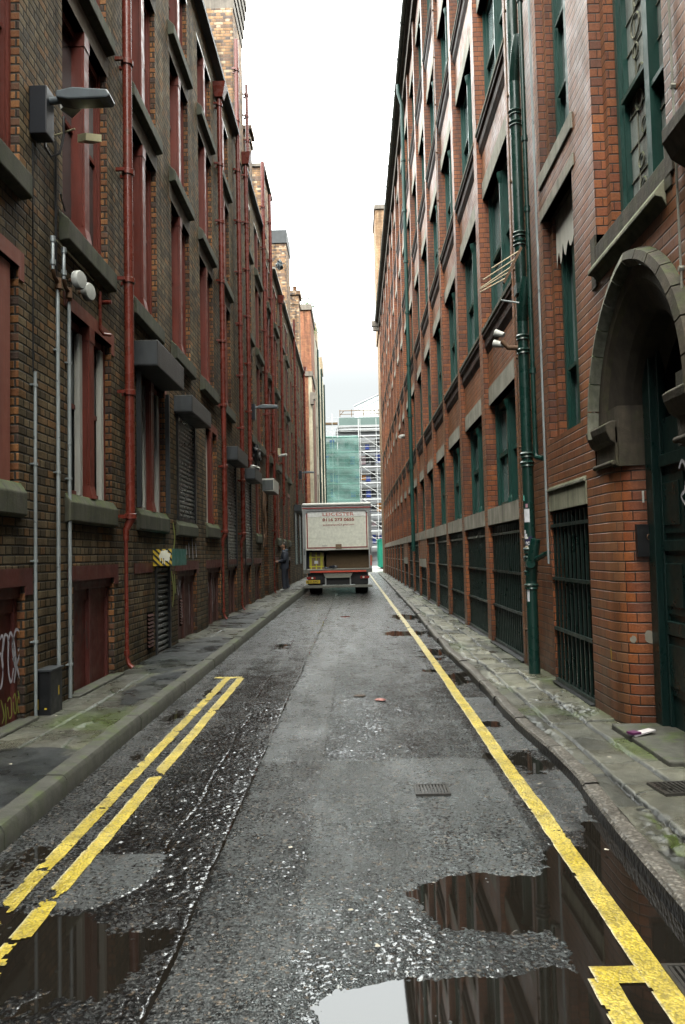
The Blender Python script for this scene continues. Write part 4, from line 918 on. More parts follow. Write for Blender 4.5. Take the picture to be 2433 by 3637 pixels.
# stickers wrapped on the pipe
def sticker(ang0,ang1,z0,z1,mat,name='sticker',r=RBp+.0015,lab=None):
    b=MB(); n=6; vs=[]
    for k in range(n+1):
        q=math.radians(ang0+(ang1-ang0)*k/n); vs+=[(XB+r*math.cos(q),YB+r*math.sin(q),z0),(XB+r*math.cos(q),YB+r*math.sin(q),z1)]
    b.add(vs,[(2*k,2*k+2,2*k+3,2*k+1) for k in range(n)]); o=P(name,b,mat,t); 
    if lab: o['label']=lab
    return o
pap=plain('white paper sticker',(.62,.62,.66),.6); navy=plain('navy sticker',(.02,.015,.06),.5); pinkp=plain('pink yellow sticker',(.6,.5,.35),.6); cyn=plain('turquoise sticker',(.15,.5,.42),.6)
sticker(198,262,1.76,1.91,pap,lab='blank white paper sticker'); sticker(188,212,2.00,2.06,cyn); sticker(222,246,1.925,1.965,plain('round sticker',(.45,.25,.3),.5))
sticker(190,215,1.635,1.675,pap); sticker(192,228,1.58,1.63,pap); sticker(200,285,1.50,1.60,navy,lab='navy sticker with a white slash and the letters FCE')
sticker(204,240,1.575,1.598,plain('white slash',(.7,.68,.62),.5),r=RBp+.0025); sticker(196,238,1.41,1.50,pinkp); sticker(205,235,.88,1.03,pap)
def text_mesh(txt,size,mat,name,parent,mtx,align='CENTER',ex=0.0,bold=0):
    cu=bpy.data.curves.new('txt','FONT'); cu.body=txt; cu.size=size; cu.align_x=align; cu.extrude=ex; cu.offset=bold
    o=bpy.data.objects.new('txt',cu); COL.objects.link(o); bpy.context.view_layer.update()
    dg=bpy.context.evaluated_depsgraph_get(); me=bpy.data.meshes.new_from_object(o.evaluated_get(dg)); COL.objects.unlink(o); bpy.data.objects.remove(o)
    me.transform(mtx); me.materials.clear(); me.materials.append(mat); q=bpy.data.objects.new(name,me); COL.objects.link(q)
    if parent: q.parent=parent
    return q
TW=plain('white lettering',(.8,.8,.78),.5)
fce=text_mesh('FCE',.045,TW,'lettering',t,Matrix.Identity(4),bold=.001)
for v in fce.data.vertices:   # wrap around the pipe
    q=math.radians(243)+v.co.x/(RBp+.003); z=1.512+v.co.y; v.co=((RBp+.003)*math.cos(q),(RBp+.003)*math.sin(q),z)
t2=thing('downpipe','slim green waste pipe running beside the thick green soil pipe','downpipe',(1.985,8.62,2.4))
p=MB(); p.tube([(1.985,8.62,2.55),(1.985,8.62,17.2)],.026,12); P('pipe',p,M['greenD'],t2,smooth=True)
p=MB(); p.tube([(1.985,8.62,2.6),(1.985,8.62,2.5),(1.99,8.60,2.45),(2.03,8.45,2.42)],.030,10); P('elbow',p,M['greenD'],t2,smooth=True)
for z in (3.4,5.2,6.0,7.6,10.2,13): 
    c=MB(); c.tube([(1.985,8.62,z-.03),(1.985,8.62,z+.03)],.036,12); P('collar',c,M['greenD'],t2,smooth=True)
b=MB(); b.tube([(2.035,8.42,1.3),(2.035,8.42,4.4),(2.035,8.40,4.6),(2.035,8.42,4.8),(2.035,8.42,9)],.012,6); tag(b.build('conduit',M['galv']),'thin pale metal conduit running up the corner right of the green pipes','conduit')
# ring of rusty anti-climb spikes
M['spike']=plain('pale rusty spike',(.46,.36,.22),.5)
t=thing('spike_fan','fan of rusty anti-climb spikes clamped to the thick green pipe','spikes',(1.9,8.8,4.5))
p=MB(); p.box(1.66,1.68,8.72,8.74,4.0,4.02)
p=MB(); p.add([(1.93,8.75,4.84),(1.95,8.75,4.82),(1.74,8.75,4.42),(1.72,8.75,4.44),(1.93,8.79,4.84),(1.95,8.79,4.82),(1.74,8.79,4.42),(1.72,8.79,4.44)],[(0,1,2,3),(7,6,5,4),(0,4,5,1),(1,5,6,2),(2,6,7,3),(3,7,4,0)]); P('bar',p,M['rust'],t)
for (x0,z0,x1,z1) in ((1.93,4.80,1.60,4.60),(1.90,4.72,1.50,4.47),(1.86,4.64,1.47,4.38),(1.82,4.57,1.46,4.36),(1.78,4.50,1.46,4.33)):
    p=MB(); p.tube([(x0,8.77,z0),(x1,8.76,z1)],[.010,.008],6); P('spike',p,M['spike'],t)
b=MB(); b.tube([(1.72,8.9,4.28),(1.95,8.85,4.22)],.010,6); tag(b.build('iron_pin',M['galv']),'small iron pin sticking out of the green pipe below the spikes','pin')
t=thing('flood_lamp','pair of small white lamps on an elbow bracket, left of the thick green pipe','lamp',(1.9,9.0,3.8))
p=MB(); p.tube([(1.93,8.98,3.75),(1.80,9.0,3.76),(1.74,9.02,3.84)],[.03,.026,.026],10); P('bracket',p,M['rust'],t,smooth=True)
for d in ((1.68,3.96),(1.66,3.84)): 
    p=MB(); p.tube([(1.77,9.04,d[1]-.04),(d[0],9.1,d[1])],[.028,.045],12); P('lamp_head',p,M['plasticW'],t,smooth=True)
# far green pipe
t=thing('downpipe','green downpipe far down the right facade, kinking out below the gutter','downpipe',(1.93,26.4,0))
p=MB(); p.tube([(1.84,26.4,17.4),(1.84,26.4,17.1),(1.95,26.4,16.7),(1.95,26.4,1.5)],.062,12); P('pipe',p,M['green'],t,smooth=True)
for z in np.arange(2.5,16.5,1.75): 
    c=MB(); c.tube([(1.95,26.4,z-.04),(1.95,26.4,z+.04)],.085,12); P('collar',c,M['green'],t,smooth=True)
t=thing('wall_camera','tiny white camera fixed high on the right facade','camera',(1.98,33,6)); p=MB(); p.tube([(2.04,30.9,6.0),(1.85,30.7,5.95)],.07,10); P('body',p,M['plasticW'],t); p=MB(); p.box(2.0,2.06,30.85,30.95,5.9,6.1); P('bracket',p,M['black'],t)

# ================================================================== ENTRANCE BLOCK (near right)
EB=thing('entrance_building','red brick entrance block with pointed stone arch, green door and leaded windows','building',(XR+3,4,0))
A_c=5.66; A_s=2.35; A_e=.21
def arch(r,t):   # t in -1..1 from left foot to right foot, pointed two-centred
    R=r+A_e; top=math.sqrt(R*R-A_e*A_e); amax=math.acos(A_e/R)
    a=amax*(1-abs(t)); s=1 if t>0 else -1
    return (A_c+s*(-A_e+R*math.cos(a)), A_s+R*math.sin(a))
ops=[(7.11,8.24,5.40,8.9,.08),(7.11,8.24,2.58,4.90,.08),(7.0,8.34,.08,1.84,.2),(4.98,6.47,3.94,9.5,.10),(4.60,6.72,.0,3.66,.0)]
ops+=[(1.6,3.2,3.94,9.5,.10),(.2,1.3,.4,2.9,.2),(-2,-.8,.4,2.9,.2),(-2,-.4,3.94,9.5,.1)]
mb=MB(); wall_mesh(mb,XR,-1,-8,8.36,-.1,14,ops[:4]+ops[4:5]+ops[5:],.08)
mb.quad((XR,8.36,-.1),(XP,8.36,-.1),(XP,8.36,14),(XR,8.36,14)); mb.quad((XR,-8,0),(9,-8,0),(9,-8,14),(XR,-8,14)); mb.quad((XR,-8,14),(9,-8,14),(9,8.36,14),(XR,8.36,14)); mb.quad((XP,8.36,8),(9,8.36,8),(9,8.36,14),(XP,8.36,14))
# brick around the arch (between rectangle and arch curve)
N=24; pts=[arch(.93,-1+2*k/N) for k in range(N+1)]
for k in range(N):
    (y0,z0),(y1,z1)=pts[k],pts[k+1]; mb.quad((XR,y0,z0),(XR,y1,z1),(XR,y1,3.66),(XR,y0,3.66))
mb.quad((XR,4.60,A_s),(XR,pts[0][0],A_s),(XR,pts[0][0],3.66),(XR,4.60,3.66)); mb.quad((XR,pts[-1][0],A_s),(XR,6.72,A_s),(XR,6.72,3.66),(XR,pts[-1][0],3.66))
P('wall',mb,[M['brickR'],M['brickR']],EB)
# stepped brick reveals of the windows
mb=MB()
for (a0,a1,za,zb,dx) in ((7.11,8.24,5.40,8.9,.08),(7.11,8.24,2.58,4.90,.08),(4.98,6.47,3.94,9.5,.10)):
    for (c0,c1) in ((a0,a0+.0),(a1-.10,a1)):
        if c1>c0: mb.box(XR+dx,XR+.24,c0,c1,za,zb)
P('reveal',mb,M['brickR'],EB)
# piers of the doorway with chamfered corner
mb=MB(); 
mb.prism([(XR,6.72),(XR,6.46),(XR+.015,6.38),(XR+.06,6.28),(XR+.13,6.23),(XR+.30,6.20),(XR+.34,6.20),(XR+.34,6.72)],'z',-.05,2.10); P('door_pier',mb,M['brickR'],EB,smooth=True)
mb=MB(); mb.prism([(XR,4.60),(XR,4.86),(XR+.03,4.95),(XR+.12,5.04),(XR+.34,5.06),(XR+.34,4.60)],'z',-.05,2.10); P('door_pier',mb,M['brickR'],EB,smooth=True)
for (y0,y1,yc0,yc1) in ((6.23,6.72,6.20,6.78),(4.60,5.03,4.54,5.10)):
    mb=MB(); mb.box(XR+.01,XR+.34,y0,y1,2.10,2.40); P('impost',mb,M['stoneA'],EB)
    mb=MB(); mb.prism([(XR+.01,2.27),(XR-.03,2.30),(XR-.06,2.37),(XR-.07,2.42),(XR-.02,2.45),(XR+.02,2.45),(XR+.30,2.45),(XR+.30,2.27)],'y',yc0+.03,yc1-.03); mb.tube([(XR-.01,y0,2.12),(XR-.01,y1,2.12)],.022,8); P('capital',mb,M['stoneA'],EB,bevel=.008)
mb=MB(); mb.box(XR+.025,XR+.337,6.195,6.71,2.09,2.56); P('impost',mb,M['stoneA'],EB)
mb=MB(); mb.box(XR+.025,XR+.337,4.62,5.07,2.09,2.56); P('impost',mb,M['stoneA'],EB)
# arch orders
def ring(r0,x0,r1,x1,mat,name,n=30,jo=0):
    b=MB(); vs=[]
    for k in range(n+1):
        t=-1+2*k/n; a0=arch(r0,t); a1=arch(r1,t); vs+=[(x0,a0[0],a0[1]),(x1,a1[0],a1[1])]
    b.add(vs,[(2*k,2*k+2,2*k+3,2*k+1) for k in range(n)]); return b
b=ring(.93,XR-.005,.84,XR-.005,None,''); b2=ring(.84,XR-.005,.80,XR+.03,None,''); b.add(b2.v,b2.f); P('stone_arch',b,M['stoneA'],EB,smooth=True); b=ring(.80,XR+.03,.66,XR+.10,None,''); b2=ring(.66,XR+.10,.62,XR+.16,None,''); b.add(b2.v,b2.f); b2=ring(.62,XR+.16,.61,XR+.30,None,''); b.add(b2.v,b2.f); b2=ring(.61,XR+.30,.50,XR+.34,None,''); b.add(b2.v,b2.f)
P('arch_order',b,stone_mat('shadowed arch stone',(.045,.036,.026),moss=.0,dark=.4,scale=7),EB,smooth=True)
n=14; 
for k in range(n):       # hood mould in separate stones
    t0=-1+2*k/n+.004; t1=-1+2*(k+1)/n-.004; b=MB(); vs=[]; q=5
    for i in range(q+1):
        t=t0+(t1-t0)*i/q
        for (r,x) in ((.93,XR),(.935,XR-.05),(.97,XR-.085),(1.03,XR-.07),(1.05,XR)):
            a=arch(r,t); vs.append((x,a[0],a[1]))
    m=5; fs=[(i*m+j,i*m+j+1,(i+1)*m+j+1,(i+1)*m+j) for i in range(q) for j in range(m-1)]+[tuple(range(m)),tuple(q*m+j for j in range(m))]
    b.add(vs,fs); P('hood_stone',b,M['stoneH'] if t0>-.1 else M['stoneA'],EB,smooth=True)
# drip sill running above the arch
b=MB(); b.prism([(XR,3.82),(XR-.03,3.79),(XR-.075,3.73),(XR-.075,3.70),(XR-.03,3.69),(XR,3.63)],'y',5.02,6.50); P('drip_stone',b,M['stoneM'],EB,bevel=.006)
b=MB(); b.box(XR-.012,XR+.14,4.92,6.56,3.72,3.94); b.box(XR-.015,XR+.1,6.47,6.60,3.60,4.04); b.box(XR-.015,XR+.1,4.88,5.0,3.80,4.06); P('sill',b,M['stoneA'],EB,bevel=.006)
# door
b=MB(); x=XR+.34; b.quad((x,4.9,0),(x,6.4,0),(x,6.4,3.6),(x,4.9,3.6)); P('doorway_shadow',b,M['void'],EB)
b=MB(); b.box(x-.04,x-.005,5.06,6.20,.06,2.42); 
for zz in (.35,.95,1.55): 
    for (c0,c1) in ((5.14,5.58),(5.66,6.10)): b.box(x-.055,x-.04,c0,c1,zz,zz+.44); b.box(x-.065,x-.055,c0+.06,c1-.06,zz+.06,zz+.38)
b.box(x-.07,x-.005,6.02,6.20,.06,3.2); b.box(x-.075,x-.04,5.06,6.02,.80,.90);b.box(x-.075,x-.04,5.06,6.02,1.42,1.50);b.box(x-.085,x-.04,5.06,6.02,2.05,2.14)
b.box(XR+.22,x-.005,6.06,6.195,.06,2.9)
dr=P('door',b,M['greendoor'],EB,bevel=.005)
strokes('graffiti',[[(5.62,2.0),(5.56,2.05),(5.5,1.98),(5.53,1.85),(5.6,1.8),(5.5,1.72)]],M['sprayW'],EB,x-.095,.010)
b=MB(); b.box(XR-.12,XR+.34,5.06,6.19,.06,.115); P('doorstep',b,M['kerbL'],EB,bevel=.01)
t=thing('bell_plate','square black bell plate with a brass ring on the doorway jamb','bell plate',(XR+.25,6.19,1.53))
b=MB(); b.box(XR+.13,XR+.30,6.175,6.22,1.38,1.63); P('plate',b,M['black'],t); b=MB()
for k in range(16):
    q=2*PI*k/16; q2=2*PI*(k+1)/16; b.tube([(XR+.225+.022*math.cos(q),6.17,1.53+.022*math.sin(q)),(XR+.225+.022*math.cos(q2),6.17,1.53+.022*math.sin(q2))],.004,5)
P('ring',b,M['rust'],t)
# windows in the entrance block
def tall_window(y0,y1,za,zb,x,trans,lead=False,n=2):
    yc=(y0+y1)/2; f=MB(); f.box(x,x+.07,y0,y0+.09,za,zb); f.box(x,x+.07,y1-.12,y1,za,zb); f.box(x-.03,x,y1-.08,y1-.02,za,zb); f.box(x,x+.07,y0+.09,y1-.12,za,za+.08)
    wn=P('window',f,M['green'],EB); m=MB(); m.box(x-.04,x+.07,yc-.045,yc+.045,za+.002,zb); P('mullion',m,M['green'],wn)
    for zt in trans:
        m=MB(); m.box(x-.03,x+.07,y0+.09,yc-.045,zt,zt+.035); m.box(x-.03,x+.07,yc+.045,y1-.12,zt+(.22 if lead else 0),zt+.035+(.22 if lead else 0)); P('transom',m,M['green'],wn)
    for (c0,c1) in ((y0+.09,yc-.045),(yc+.045,y1-.12)):
        p=MB(); p.quad((x+.04,c0,za),(x+.04,c1,za),(x+.04,c1,zb),(x+.04,c0,zb)); P('pane',p,M['glassR'] if not lead else M['lead'],wn)
        if lead:
            m=MB(); q=3
            for i in range(1,q): yy=c0+(c1-c0)*i/q; m.box(x+.03,x+.039,yy-.006,yy+.006,za,zb)
            z=za+.15
            while z<zb: m.box(x+.031,x+.0385,c0,c1,z-.005,z+.005); z+=.26
            r=random.Random(int(c0*100)); z=za+.1
            while z<zb:   # scrolled tracery
                cx=c0+(c1-c0)*(.35+.3*r.random()); rr=.05+.04*r.random(); pl=[(x+.03,cx+rr*math.cos(q2*PI/6),z+rr*math.sin(q2*PI/6)) for q2 in range(13)]; m.tube(pl,.008,5,cap=False); z+=.16+.1*r.random()
            P('leading',m,M['stoneH'],wn)
tall_window(7.11,8.14,5.40,8.9,XR+.18,(6.1,6.85,7.6,8.3)); tall_window(7.11,8.14,2.58,4.90,XR+.18,(3.25,))
tall_window(4.98,6.37,3.94,9.5,XR+.2,(4.78,6.1,7.4),lead=True); tall_window(1.6,3.2,3.94,9.5,XR+.2,(4.78,6.1))
b=MB(); b.box(XR-.02,XR+.2,7.02,8.28,5.24,5.40); P('sill',b,M['stoneR'],EB,bevel=.01)
b=MB(); b.box(XR+.004,XR+.2,7.05,8.30,2.46,2.58); P('sill',b,M['stoneA'],EB,bevel=.01)
b=MB(); b.box(XR-.012,XR+.2,7.02,8.30,4.90,5.02); P('lintel',b,M['stoneB'],EB,bevel=.006)
# scalloped white blind in the shadow under the lintel
b=MB(); n=20; vs=[]
for k in range(n+1):
    y=7.13+1.0*k/n; vs+=[(XR+.11,y,4.89),(XR+.11,y,4.55-.16*abs(math.sin(k*.85))-.03*(k%3))]
b.add(vs,[(2*k,2*k+2,2*k+3,2*k+1) for k in range(n)]); P('window_blind',b,M['white'],EB)
# mossy vent hood and grille
b=MB(); b.prism([(XR+.02,1.84),(XR-.012,1.84),(XR-.012,2.04),(XR+.0,2.10),(XR+.07,2.14),(XR+.08,2.17),(XR+.10,2.17),(XR+.10,1.84)],'y',7.0,8.34); P('vent_hood',b,M['stoneM'],EB,bevel=.006)
b=MB(); b.box(XR-.03,XR+.05,7.0,8.34,2.045,2.075); P('moulding',b,M['stoneH'],EB,bevel=.006)
grille(7.0,8.34,.05,1.84,EB,x=2.06,n=10,rails=(.12,.64,1.15,1.69))
b=MB(); b.prism([(XR+.0,.02),(XR-.04,.10),(XR+.1,.12),(XR+.1,.02)],'y',7.0,8.34); P('plinth',b,M['black'],EB)
# corbel stump at the frame edge, conductor, mortar patches
b=MB(); b.prism([(XR,3.72),(XR-.09,3.78),(XR-.14,3.88),(XR-.14,3.96),(XR,4.02)],'y',4.15,4.72); P('corbel',b,M['stoneA'],EB,bevel=.01)
b=MB(); b.tube([(XR-.015,4.82,2.6),(XR-.015,4.82,9)],.008,6)
for z in (2.9,3.15,4.3,5.2): b.tube([(XR-.03,4.82,z),(XR,4.82,z)],.018,6)
tag(b.build('lightning_rod',M['stoneR']),'thin pale conductor running up beside the arch at the right edge','conductor')
mp=plain('grey mortar patch',(.30,.27,.22),.8); yp=plain('yellow scrape',(.45,.30,.03),.6)
def patch(poly,x,mat):
    b=MB(); b.add([(p[0],p[1],p[2]) for p in poly],[tuple(range(len(poly)))]); P('mortar_patch',b,mat,EB)
def rnd_patch(cx,cy,cz,dx,dy,rz,mat,seed):
    r=random.Random(seed); pts=[]
    for k in range(18):
        q=2*PI*k/18; m=1+r.uniform(-.15,.15); s2=math.cos(q)*m; pts.append((cx+dx*s2,cy+dy*s2,cz+rz*math.sin(q)*m))
    patch(pts,0,mat)
rnd_patch(XR+.215,6.2085,.76,.045,-.008,.055,mp,4); rnd_patch(XR+.092,6.248,.74,.02,-.014,.028,mp,5)
rnd_patch(XR-.003,6.50,.60,0,.010,.07,yp,6)
b=MB(); b.box(XR+.19,XR+.205,6.2,6.204,1.80,1.89); P('sticker',b,M['plasticW'],EB)
# ================================================================== end of the street
TB=thing('end_building','tall plain orange brick block behind the far end of the red warehouse','building',(4,60,0))
b=MB(); b.box(2.06,9,YE+.4,59,0,16.9); b.box(1.97,9,YE+.4,59,16.9,25.6); P('wall',b,M['brickE'],TB); b=MB(); b.box(1.9,9,YE+.3,59.1,25.6,25.9); P('parapet',b,M['cornice'],TB); b=MB(); b.box(1.55,2.2,YE+.05,YE+.38,17.2,17.55); b.box(1.63,2.2,YE+.1,YE+.37,16.9,17.2); P('cornice',b,M['cornice'],TB)
CB=thing('corner_building','orange brick corner block with cream stone quoins at the end of the left side','building',(-5,52,0))
b=MB(); b.box(-2.50,-8,50.5,55,0,17.2); P('wall',b,M['brickF'],CB); b=MB(); b.box(-2.42,-8,50.4,55.1,17.2,17.55); P('parapet',b,M['cornice'],CB); b=MB(); b.box(-2.44,-8.0,50.42,55.05,12.9,13.2); P('cornice',b,M['cornice'],CB)
b=MB(); b.box(-2.49,-2.72,50.48,50.9,0,12.9); P('quoin',b,M['cream'],CB)
b=MB(); b.box(-2.3,-2.6,50.0,50.45,11.3,11.75); b.box(-2.4,-2.6,50.0,50.45,11.0,11.3); P('corbel',b,M['cornice'],CB)
FB=thing('terrace_building','cream and buff brick building with dark windows beyond the orange corner block','building',(-5,65,0))
ops=[(y,y+1.4,z,z+2.2,.2) for y in (56.2,59.2,62.2,65.2,68.2,71.2) for z in (1.5,5,8.5,12)]
mb=MB(); wall_mesh(mb,-2.50,1,55.1,74.5,0,17,ops,.2); mb.quad((-2.5,55.1,17),(-9,55.1,17),(-9,74.5,17),(-2.5,74.5,17)); mb.quad((-2.5,55.1,15),(-9,55.1,15),(-9,55.1,17),(-2.5,55.1,17)); P('wall',mb,[M['cream'],M['cream']],FB)
mb=MB(); mb.box(-2.45,-4,57,60,17,18.3); mb.box(-2.4,-4,66,69,17,18.0); P('chimney',mb,M['brickC'],FB)
for o_ in ops:
    b=MB(); b.quad((-2.68,o_[0],o_[2]),(-2.68,o_[1],o_[2]),(-2.68,o_[1],o_[3]),(-2.68,o_[0],o_[3])); P('window',b,M['glass'],FB)
for i,y in enumerate((57.8,64.0,70)): b=MB(); b.tube([(-2.38,y,1),(-2.38,y,16.5)],.07,8); P('drainpipe',b,M['greenD'],FB)
for i,(x,y,z) in enumerate(((-2.7,52,17.6),(-2.8,56,17.3))):
    b=MB(); r=random.Random(i); 
    for k in range(260):
        p=Vector((x+r.gauss(0,.28),y+r.gauss(0,.5),z+abs(r.gauss(0,.40)))); d=Vector((r.uniform(-1,1),r.uniform(-1,1),r.uniform(-1,1)))*.09; e=Vector((r.uniform(-1,1),r.uniform(-1,1),r.uniform(-1,1)))*.06
        b.add([p,p+d,p+d+e,p+e],[(0,1,2,3)])
    wt_=thing('roof_weed',None,None,(x,y,z)); P('foliage',b,plain('weed leaves',(.09,.16,.05),.6),wt_); b=MB(); b.tube([(x,y,z-.3),(x,y,z+.5)],.02,5); P('stem',b,M['rust'],wt_)
    tag(wt_,['bushy green weed growing on the parapet of the orange corner block','smaller green weed hanging behind the orange corner block parapet'][i],'plant')
# green container
t=thing('container','green metal waste container standing at the end of the right pavement','container',(3.2,75,0)); gm=paint_mat('container green',(.02,.30,.20),.4,.25)
b=MB(); b.box(2.27,5.2,74.4,79,.15,2.72); P('body',b,gm,t)
b=MB()
for k in range(8): b.box(2.23,2.27,74.5+.55*k,74.65+.55*k,.2,2.68)
for k in range(6): b.box(2.5+.45*k,2.6+.45*k,74.36,74.40,.2,2.68)
P('rib',b,gm,t); b=MB(); b.box(2.21,5.2,74.34,79,2.66,2.76); P('rim',b,gm,t)
for y in (75,78.4): b=MB(); b.tube([(2.5,y,.08),(2.7,y,.08)],.08,10); P('wheel',b,M['black'],t)

# scaffolded building closing the view
YS=95
SB=thing('office_building','half built white and grey block wrapped in scaffolding beyond the street','building',(0,YS+4,0))
wb=plain('white panels',(.33,.34,.35),.6); gp=plain('grey panels',(.30,.31,.32),.6); bl=plain('blue membrane',(.05,.09,.42),.5); pk=plain('pink insulation',(.55,.40,.42),.7); orr=plain('orange panels',(.62,.25,.06),.6); dk=plain('dark openings',(.02,.02,.022),.7); brn=plain('brown timber',(.12,.07,.03),.8); ply=plain('plywood',(.35,.26,.16),.8)
b=MB(); b.box(-12,14,YS+1.5,YS+12,0,15.2); b.box(-2.0,14,YS+1.5,YS+12,15.2,16.4); P('wall',b,wb,SB)
b=MB(); b.box(-1.55,14,YS+1.0,YS+12,17.05,18.0); P('roof_screen',b,plain('grey green screen',(.10,.15,.14),.6),SB); b=MB(); b.box(-1.9,14,YS+.8,YS+12,16.4,16.65); b.box(-1.75,14,YS+.9,YS+12,16.85,17.05); P('roof_slab',b,wb,SB); b=MB(); b.box(-1.6,13,YS+1.2,YS+11,16.65,16.85); P('shadow_gap',b,dk,SB)
r=random.Random(9)
for fl,z in enumerate((.3,2.25,4.2,6.1,8.0,9.95,11.9,13.8)):
    for k in range(14):
        x0=-4+.62*k; 
        hgt=1.0 if r.random()<.6 else .6; z0=z+.15+r.uniform(0,.5)
        b=MB(); b.box(x0,x0+r.uniform(.4,.62),YS+1.38,YS+1.49,z0,z0+hgt); 
        P('facade_panel',b,r.choice([gp,bl,pk,dk,wb,bl,ply,dk,gp,dk,orr] if x0>.7 else [dk,gp,wb,bl,dk,gp]),SB)
SF=thing('scaffolding','white tube scaffolding with boarded decks in front of the unfinished block','scaffolding',(0,YS,0)); wt=plain('pale scaffold tube',(.42,.43,.43),.45); grn=plain('netted tube',(.12,.42,.34),.5)
decks=(2.3,4.2,6.1,8.0,9.95,11.88,13.75,15.62)
for z in decks:
    b=MB(); b.box(.85,6,YS-.3,YS+.9,z-.14,z); P('deck',b,wt,SF); b=MB(); b.box(-6,.84,YS-.15,YS+.9,z-.12,z); P('deck',b,plain('deck in net',(.25,.40,.36),.6),SF)
for z in decks:
    for dz in (.5,1.0): b=MB(); b.tube([(.9,YS-.32,z+dz),(6,YS-.32,z+dz)],.028,6); b.tube([(-6,YS-.16,z+dz),(.8,YS-.16,z+dz)],.02,6); P('ledger',b,wt,SF)
for x in (-3.6,-2.35,-1.75,.78,.98,2.9,4.6): b=MB(); b.tube([(x,YS-.33,0),(x,YS-.33,17.6 if x>.5 else 16.5 if x>-2 else 18.3)],.035 if x not in (.78,) else .06,6); P('standard',b,wt,SF)
for i,z in enumerate(decks[1:]): b=MB(); b.tube([(1.05,YS-.36,z),(3.9,YS-.36,z-1.95)],.03,6); P('brace',b,wt,SF)
for z in (17.3,16.2,15.9,17.8): b=MB(); b.tube([(-6,YS-.33,z),(-1.6,YS-.33,z)],.018,5); P('ledger',b,wt,SF)
b=MB(); b.box(-3.45,-1.7,YS-.2,YS+.6,17.05,17.25); P('deck',b,brn,SF)
b=MB(); b.tube([(-1.45,YS-.2,18.62),(6,YS-.2,18.62)],.05,6); b.tube([(-1.45,YS-.2,18.2),(6,YS-.2,18.2)],.04,6)
for x in (-1.4,.0,1.45,3.2,4.5): b.tube([(x,YS-.2,17.9),(x,YS-.2,18.75)],.045,6)
b.tube([(-1.4,YS-.2,18.1),(-.9,YS-.2,18.62)],.04,6); b.tube([(3.2,YS-.2,18.1),(2.6,YS-.2,18.62)],.04,6); P('edge_guard',b,brn,SF)
g=G('green debris netting'); tr=g.n('ShaderNodeBsdfTransparent'); ms=g.n('ShaderNodeMixShader'); pos=g.pos().outputs['Position']
g.l(g.ramp(g.noise(g.scalev(pos,(1,1,2.5)),.9,4),[(.3,.45),(.7,.80)]),ms.inputs[0]); g.l(tr.outputs[0],ms.inputs[1]); g.fin(g.ramp(g.noise(pos,.6,4),[(.3,(.025,.085,.065)),(.7,(.075,.17,.15))]),.7); g.l(g.bs.outputs[0],ms.inputs[2]); g.l(ms.outputs[0],g.out.inputs[0])
NET=g.m
nx=np.linspace(-6,.80,50); nz=np.linspace(.2,15.45,60); vs=[];fs=[]
for j,z in enumerate(nz):
    for i,x in enumerate(nx): vs.append((x,YS-.42+.10*math.sin(x*2.1+z*.3)+.05*math.sin(z*3.3+x),z+ (.0 if j<59 else .05*math.sin(x*4))))
for j in range(59):
    for i in range(49): fs.append((j*50+i,j*50+i+1,(j+1)*50+i+1,(j+1)*50+i))
b=MB(); b.add(vs,fs); tag(b.build('debris_net',NET,smooth=True),'sheer green debris netting hung over the left half of the scaffolding','netting')
GB=thing('glass_roof','pale glazed roof sloping up behind the scaffolded block','building',(4,YS+20,0)); s=(YS+20)/95.
b=MB(); b.add([(.35*s,YS+20,17*s),(.35*s,YS+20,18.95*s),(3.6*s,YS+20,20.4*s),(9*s,YS+20,22.8*s),(9*s,YS+20,17*s)],[(0,1,2,3,4)]); P('glazing',b,plain('pale glass',(.75,.80,.82),.3),GB)
b=MB(); b.tube([(.3*s,YS+19.9,18.95*s),(9*s,YS+19.9,22.85*s)],.07,6); b.tube([(.3*s,YS+19.9,18.35*s),(9*s,YS+19.9,22.2*s)],.04,6)
for k in range(18): b.tube([((.5+.45*k)*s,YS+19.9,17*s),((.5+.45*k)*s,YS+19.9,(18.98+.2*k)*s)],.03,5)
P('glazing_bar',b,plain('grey bars',(.38,.42,.44),.5),GB)

# ================================================================== TRUCK
TX,TY=-.63,29.0
TR=thing('box_truck','white box truck seen from behind with its rear shutter half open','truck',(TX,TY,0))
tw=plain('truck white body',(.78,.78,.72),.4); tg=paint_mat('dull aluminium',(.33,.34,.34),.42,.35,metal=.2); tcap=plain('grey roof cap',(.50,.50,.47),.45); tredm=plain('dark red stripe',(.30,.035,.028),.5); tblk=plain('chassis black',(.012,.012,.013),.6)
def TP(name,f,mat,parent=TR,**k):
    b=MB(); f(b); return b.build(name,mat,parent,**k)
W2=1.25
def f(b):
    b.box(-W2,-W2+.05,.02,6.3,.87,3.18); b.box(W2-.05,W2,.02,6.3,.87,3.18); b.box(-W2+.05,W2-.05,.02,6.3,3.13,3.18); b.box(-W2+.05,W2-.05,6.25,6.3,.87,3.13); b.box(-W2+.05,W2-.05,.05,6.25,.87,.92)
TP('box_body',f,tw)
TP('roof_cap',lambda b:(b.tube([(-W2-.0,.06,3.27),(W2,.06,3.27)],.065,14),b.box(-W2+.01,W2-.01,.06,6.3,3.20,3.325)),tcap,smooth=True,bevel=.02)
def f(b):
    b.box(-W2,-W2+.11,-.03,.02,.84,3.11); b.box(W2-.11,W2,-.03,.02,.84,3.11); b.box(-W2,W2,-.03,.02,3.11,3.20); b.box(-W2+.11,W2-.11,-.015,.02,3.04,3.11)
    b.add([(-W2+.11,-.012,3.04),(-W2+.24,-.012,3.04),(-W2+.11,-.012,2.92)],[(0,1,2)]); b.add([(W2-.11,-.012,3.04),(W2-.24,-.012,3.04),(W2-.11,-.012,2.92)],[(0,2,1)])
TP('rear_frame',f,tg)
